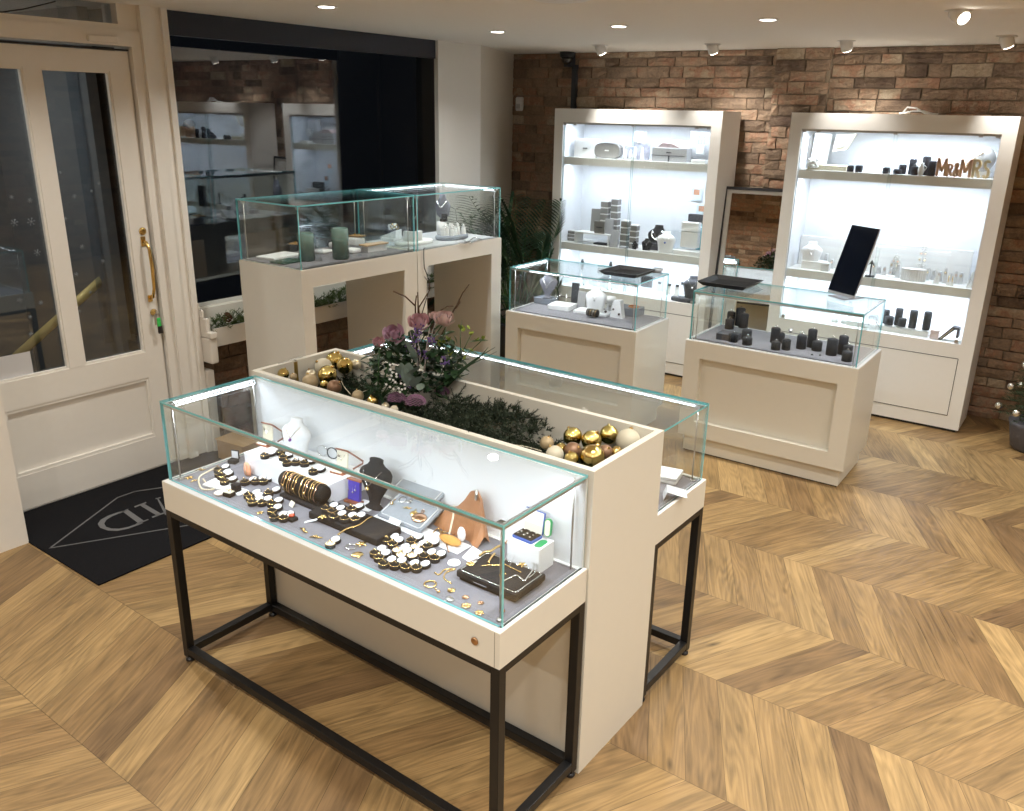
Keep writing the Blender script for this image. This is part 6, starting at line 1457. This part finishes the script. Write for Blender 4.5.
p = at(657, 272, 1.085); t = thing('card_reader', 'grey card reader lying beside the black tray on the left counter glass', 'card reader', p, LC['yaw']+.3); MB().box(-.035, .035, -.06, .06, 0, .022, .006).build('reader_body', pbr('reader_grey', (.30, .31, .33), .4), t); MB().box(-.025, .025, .01, .05, .022, .0235).build('reader_screen', pbr('reader_screen', (.12, .16, .15), .2), t)
# left counter
L_ = LC['yaw']
def lbox(name, label, cat, u0, u1, vt, vb, d, mat, zoff=0, lid=False, rz=0, lean=0):
    p = at((u0+u1)/2, vb, ZC+zoff); yl = -p.x*math.sin(L_)+p.y*math.cos(L_); return simple_box(name, label, cat, u0, u1, vt, ZC+zoff, yl, d, mat, (vt+vb)/2, rz, lid=lid, yaw=L_, lean=lean)
GB = pbr('blue_grey_linen', (.20, .22, .26), .8, var=.1)
def lp(u, v, z=None, mx=5.44):
    p = at(u, v, ZC if z is None else z); x, y = p.x*math.cos(L_)+p.y*math.sin(L_), -p.x*math.sin(L_)+p.y*math.cos(L_); y = min(y, mx); return wpt(x, y, p.z, L_)
def lblock(name, label, u, v, hw, hd, h, mat, rz=0):
    p = lp(u, v, None, 5.49-hd); t = thing(name, label, 'display riser', p, L_+rz); MB().box(-hw, hw, -hd, hd, 0, h, .004).build('block', mat, t); return t
lblock('linen_riser', 'blue-grey linen block under the grey bust at the left of the left counter', 546, 303, .075, .055, .045, GB)
cb = at(547.5, 298.5, ZC+.045); bust('slate grey necklace bust with silver necklace in the left counter', cb, .185, pbr('slate_velvet', (.16, .16, .19), .8), L_+.25, silver_br, stem=True, chain=silver_br)
lblock('white_riser', 'white square block with small earrings in the left counter', 562, 308.5, .085, .075, .035, white_velvet, .12)
for i, (u, v) in enumerate(((560, 300), (566, 303), (556, 305))):
    p = at(u, v, ZC+.036); t = thing('t_bar_stand', 'tiny silver earring post on the white square block', 'earring stand', p, 0, 'earring posts on the white square block'); MB().tube([(0, 0, 0), (0, 0, .045+.012*i)], .002, 6).tube([(-.018, 0, .04+.012*i), (.018, 0, .04+.012*i)], .002, 6).ball((0, 0, .05+.012*i), .005, 8).build('post', silver_br, t)
lbox('earring_board', 'upright slate earring board with silver studs in the left counter', 'display stand', 571, 578, 283, 303, .012, grey_dk, lean=-.06)
lbox('earring_board', 'upright pale grey fluted board beside the slate one in the left counter', 'display stand', 577, 585, 292, 307, .02, grey_lt, lean=-.12)
lblock('white_riser', 'long white slab riser under the white bust in the left counter', 593, 313.5, .13, .06, .022, white_velvet, .05)
cb = at(595, 311.5, ZC+.022); bust('bright white necklace bust in the middle of the left counter', cb, .175, white_velvet, L_+.2, silver_br)
p = at(592.5, 317.5, ZC); t = thing('bracelet_cushion', 'small black cushion wrapped with silver and gold bracelets in the left counter', 'bracelet stand', p, L_)
MB().lathe([(.018, -.045), (.026, -.04), (.026, .04), (.018, .045), (0, .045)], (0, 0, .034), 20, rotm('Y', PI/2)).build('cushion', dark_velvet, t)
for k in range(4): MB().tube([(-.03+.02*k+.004*math.sin(a), .0275*math.cos(a), .034+.0275*math.sin(a)) for a in [2*PI*i/20 for i in range(20)]], .0022, 5, closed=True).build('bracelet', [silver_br, gold, silver_br, gold][k], t)
p = at(617, 317.5, ZC); t = thing('earring_prism', 'white tapering earring prism with dark drops in the left counter', 'earring stand', p, L_)
MB().prism([(-.048, 0), (.048, 0), (.026, .125), (-.022, .125)], -.02, .03).build('prism', white_velvet, t); MB().ball((-.022, -.022, .06), .008, 8).ball((.024, -.022, .03), .009, 8).build('dark_drop', pbr('dark_stone', (.05, .02, .02), .2), t)
for i, (u, v) in enumerate(((605.5, 313), (610, 314.5))):
    p = at(u, v, ZC+.023 if i == 0 else ZC); ob = MB().ball((0, 0, .010), .010, 8).build('stud_earring', pbr('dark_stone', (.05, .02, .02), .2)); ob.location = p; tag(ob, ['dark stone stud on the right end of the white slab riser', 'dark stone stud on the velvet beside the white slab riser'][i], 'earring')
for i, (u, v) in enumerate(((605, 305), (608, 304))):
    p = lp(u, v+2, ZC); t = thing('ring_holder', ['small forked silver stand behind the white slab riser, left', 'small forked silver stand behind the white slab riser, right'][i], 'ring stand', p, L_); MB().lathe([(.012, 0), (.012, .003), (.003, .005), (.003, .02), (0, .021)], (0, 0, 0), 12).tube([(-.012, 0, .045), (0, 0, .02), (.012, 0, .045)], .0025, 6).build('fork', steel, t)
lblock('linen_riser', 'blue-grey linen block with a copper bangle at the right of the left counter', 636.5, 311.5, .085, .065, .055, GB)
p = lp(637, 306, ZC+.056, 5.42); t = thing('copper_bangle', 'copper bangle lying on the right linen block of the left counter', 'bangle', p, L_); MB().tube([(.035*math.cos(a), .03*math.sin(a), .006) for a in [2*PI*k/24 for k in range(24)]], .006, 8, closed=True).build('bangle', pbr('copper', (.62, .25, .10), .3, metal=1), t)
p = lp(624, 305, ZC); t = thing('white_tree', 'small white stand with beads at the back of the left counter', 'display stand', p, L_); MB().lathe([(.03, 0), (.02, .02), (.018, .06), (.05, .075), (.045, .10), (0, .11)], (0, 0, 0), 18).build('pedestal', white_velvet, t); MB().ball((-.03, -.03, .055), .010, 8).ball((.02, -.035, .045), .012, 8).build('bead', steel, t)

# ================================================================== contents of the two tall cases
ZT = 1.2535
def T1(x, y): return (225+x/6.76, 170+y/6.76)
def T2(x, y): return (350+x/6.02, 165+y/6.02)
MB().box(-.265, .265, -.455, .455, 0, .0035).build('velvet_base', baize, tall_a).location = (0, 0, ZT)
MB().box(-.265, .265, -.42, .42, 0, .0035).build('velvet_base', pbr('pale_velvet', (.45, .46, .48), .9), tall_b).location = (0, 0, ZT)
ZT += .004
def tb(name, label, cat, u, v, hx, hy, h, mat, rz=0, z=None, part='body', bev=.003):
    p = at(u, v, ZT if z is None else z); p.x = min(max(p.x, -4.355+hx*1.15), -3.86-hx); t = thing(name, label, cat, p, rz); MB().box(-hx, hx, -hy, hy, 0, h, bev).build(part, mat, t); return t
tb('white_slab', 'flat white jewellery slab at the left of the nearer tall case', 'display riser', *T1(370, 590), .075, .12, .016, white_velvet, .1)
green_m = pbr('green_marble', (.04, .09, .07), .25, var=.4, scale=20)
tb('green_slab', 'dark green stone slab at the front of the nearer tall case', 'display riser', *T1(420, 622), .06, .085, .010, green_m, .1)
sea = pbr('sea_green_glass', (.12, .18, .16), .15, var=.25, scale=25, coat=.4)
for i, (c, vt, hw) in enumerate((((555, 612), 370, .05), ((785, 600), 355, .052))):
    u, v = T1(*c); p = at(u, v, ZT); _, vtp = T1(0, vt); t = thing('glass_vase', ['sea-green glass block vase near the front of the nearer tall case', 'sea-green glass block vase in the middle of the nearer tall case'][i], 'vase', p, .6)
    hh = .165 if i == 0 else .185; m = MB(); m.lathe([(hw*.9, 0), (hw, .01), (hw*.97, hh*.5), (hw*1.02, hh), (hw*.85, hh), (hw*.8, .02), (0, .02)], (0, 0, 0), 8, rotm('Z', PI/8)); m.build('vase_body', sea, t)
p = at(*T1(612, 612), ZT); t = thing('wave_stand', 'wavy clear stand between the two green vases', 'display stand', p, .4)
MB().prism([(-.04, 0), (.04, 0), (.035, .03), (.05, .06), (.02, .09), (.03, .12), (-.01, .135), (-.03, .10), (-.02, .06), (-.045, .03)], -.004, .004).build('wave', acrylic, t)
for i, (x, y, hx, h) in enumerate(((680, 510, .05, .035), (665, 560, .045, .02), (700, 480, .045, .05))):
    tb('white_cushion', ['white cushion behind the nearer green vase', 'small white cushion in front between the green vases', 'white cushion at the back between the green vases'][i], 'cushion', *T1(x, y), hx, .05, h, cushion_w, .1, bev=.01)
for i, (x, y) in enumerate(((460, 555), (935, 480))):
    p = at(*T1(x, y), ZT); p.x = max(p.x, -4.31); p.y = min(p.y, 4.03); t = thing('wooden_riser', ['small wooden bridge riser with gold charms behind the white slab', 'small wooden bridge riser behind the second green vase'][i], 'display riser', p, .2)
    MB().box(-.05, .05, -.03, .03, .055, .062, .001).build('board', pbr('oak_board', (.42, .26, .12), .5, var=.2), t)
    for sx in (-1, 1): MB().box(sx*.042-.004, sx*.042+.004, -.026, .026, 0, .055).build('support', acrylic, t)
    MB().ball((-.02, 0, .068), .007, 8).ball((.01, .005, .068), .006, 8).build('charm', gold, t)
tb('white_cushion', 'white cushion with small jewels near the joint of the tall cases', 'cushion', *T1(860, 560), .045, .04, .03, cushion_w, .0, bev=.01)
for i, (x, y) in enumerate(((855, 590), (912, 585), (760, 590))):
    p = at(*T1(x, y), ZT); ob = MB().ball((0, 0, .012), .013, 10, .8).build('glass_bead', acrylic if i < 2 else silver); ob.location = p; tag(ob, ['clear round bead at the front near the joint of the tall cases', 'second clear round bead right of the other near the joint', 'silver bead in front of the second green vase'][i], 'bead')
p = at(*T2(145, 480), ZT+.04); t = thing('wooden_plank', 'pale oak plank on white blocks at the front of the tall case joint', 'display riser', (p.x, min(p.y, 4.03), ZT), PI/2)
p.y = min(p.y, 4.03)
MB().box(-.10, .10, -.035, .035, .040, .050, .002).build('plank', pbr('pale_oak', (.52, .34, .17), .5, var=.2), t); MB().box(-.085, .085, -.03, .03, 0, .040, .003).build('block', white_velvet, t)
t = tb('white_wedge', 'white sloping wedge with a small white box in the farther tall case', 'display stand', *T2(205, 445), .05, .06, .02, white_velvet, .3)
MB().prism([(-.07, .02), (.06, .02), (.06, .075)], -.045, .045).build('wedge', white_velvet, t); MB().box(.01, .055, -.025, .02, .072, .108, .002, rotm('Y', -.2)).build('small_box', paper, t)
p = at(*T2(268, 372), ZT+.11); t = thing('gold_bow', 'gold bow brooch standing behind the white wedge', 'brooch', p, .4)
MB().tube([(-.03, 0, .0), (-.02, 0, .018), (0, 0, .0), (.02, 0, .018), (.03, 0, 0), (.02, 0, -.016), (0, 0, 0), (-.02, 0, -.016), (-.03, 0, 0)], .005, 6).build('bow', gold, t)
MB().tube([(0, 0, -.005), (0, 0, -.108)], .002, 5).build('pin_stem', acrylic, t)
p = at(*T2(430, 480), ZT); t = thing('curved_platform', 'white curved platform at the front of the farther tall case', 'display riser', (p.x-.07, p.y, ZT), PI/2)
MB().lathe([(.16, 0), (.165, .004), (.165, .020), (.155, .024), (0, .024)], (0, 0, 0), 40, None, 1, .55).build('platform', white_velvet, t); zp_ = ZT+.0245
t2 = thing('white_block', 'white cube on the curved platform in the farther tall case', 'display riser', (p.x-.06, p.y-.02, zp_), .1); MB().box(-.045, .045, -.05, .05, 0, .065, .002).build('cube', white_velvet, t2)
t3 = thing('black_column', 'tall black necklace column on the white cube in the farther tall case', 'necklace stand', (p.x-.06, p.y-.03, zp_+.0655), .1); MB().box(-.028, .028, -.02, .02, 0, .165, .003, rotm('X', -.03)).build('column', dark_velvet, t3); MB().tube([(.029, -.02, .10), (.031, 0, .085), (.029, .018, .11)], .003, 6).build('silver_cuff', silver_br, t3)
pb = at(*T2(438, 340), ZT+.06); t4 = thing('necklace_bust', 'blue-grey necklace bust with silver necklace in the farther tall case', 'necklace bust', (max(pb.x-.10, -4.29), min(pb.y+.06, 4.88), ZT), .3)
MB().lathe([(.05, 0), (.05, .006), (.012, .012), (.012, .10), (.05, .13), (.062, .20), (.05, .225), (.026, .25), (.026, .28), (0, .283)], (0, 0, 0), 24, None, 1, .5).build('bust', pbr('slate_velvet', (.16, .16, .19), .8), t4); MB().tube([(-.04, -.02, .235), (-.015, -.03, .20), (0, -.034, .185), (.015, -.03, .20), (.04, -.02, .235)], .004, 6).build('necklace_chain', silver_br, t4)
pc = at(*T2(565, 440), ZT); t = thing('white_cylinder', 'white cylinder stand topped with a small black box in the farther tall case', 'display stand', (pc.x-.02, pc.y, ZT), 0); MB().lathe([(.035, 0), (.035, .115), (0, .117)], (0, 0, 0), 28).build('cylinder', white_velvet, t)
t5 = thing('black_box', 'small black ring box on the white cylinder of the farther tall case', 'ring box', (pc.x-.005, pc.y+.005, ZT+.118), .3); MB().box(-.022, .022, -.02, .02, 0, .02, .002).build('base', dark_velvet, t5); MB().box(-.022, .022, .012, .020, .02, .05, .002).build('lid', dark_velvet, t5)
po = at(*T2(685, 450), ZT); t = thing('oval_plinth', 'grey oval plinth near the right end of the farther tall case', 'display riser', (po.x-.11, po.y-.0, ZT), PI/2+.1); MB().lathe([(.15, 0), (.155, .004), (.155, .022), (.145, .028), (0, .028)], (0, 0, 0), 40, None, 1, .62).build('plinth', GB, t)
wv = random.Random(9)
for k in range(13):
    lx, ly = wv.uniform(-.10, .10), wv.uniform(-.05, .06); t6 = thing('ring_cone', 'white faceted ring cone crowded on the grey oval plinth', 'ring stand', (po.x-.11-ly, po.y+lx, ZT+.0285), wv.uniform(0, 3), 'white ring cones on the grey oval plinth')
    hh = wv.uniform(.05, .085); MB().lathe([(.020, 0), (.017, hh*.5), (.006, hh), (0, hh+.002)], (0, 0, 0), 8, smooth=False).build('cone', white_velvet, t6); MB().lathe([(.011, hh*.72), (.013, hh*.75), (.011, hh*.78)], (0, 0, 0), 12).build('ring', silver_br, t6)
pn = at(*T2(700, 462), ZT); necklace('silver curb chain heaped before the grey oval plinth', [T2(635, 460), T2(660, 445), T2(690, 455), T2(720, 470), T2(760, 455), T2(790, 450), T2(745, 440), T2(700, 470), T2(650, 475)], .004, silver_br, z=ZT)
t = thing('loose_cable', 'thin dark cable hanging down the front of the farther tall case', 'cable', (-3.826, 4.16, 1.262)); MB().tube([(-.02, .035, .006), (.0, .0, .002), (.008, -.01, -.05), (.006, -.005, -.12), (.012, .03, -.20), (.008, .035, -.28), (.004, .0, -.36), (.0, -.04, -.45)], .003, 6).build('cable', black_plastic, t)
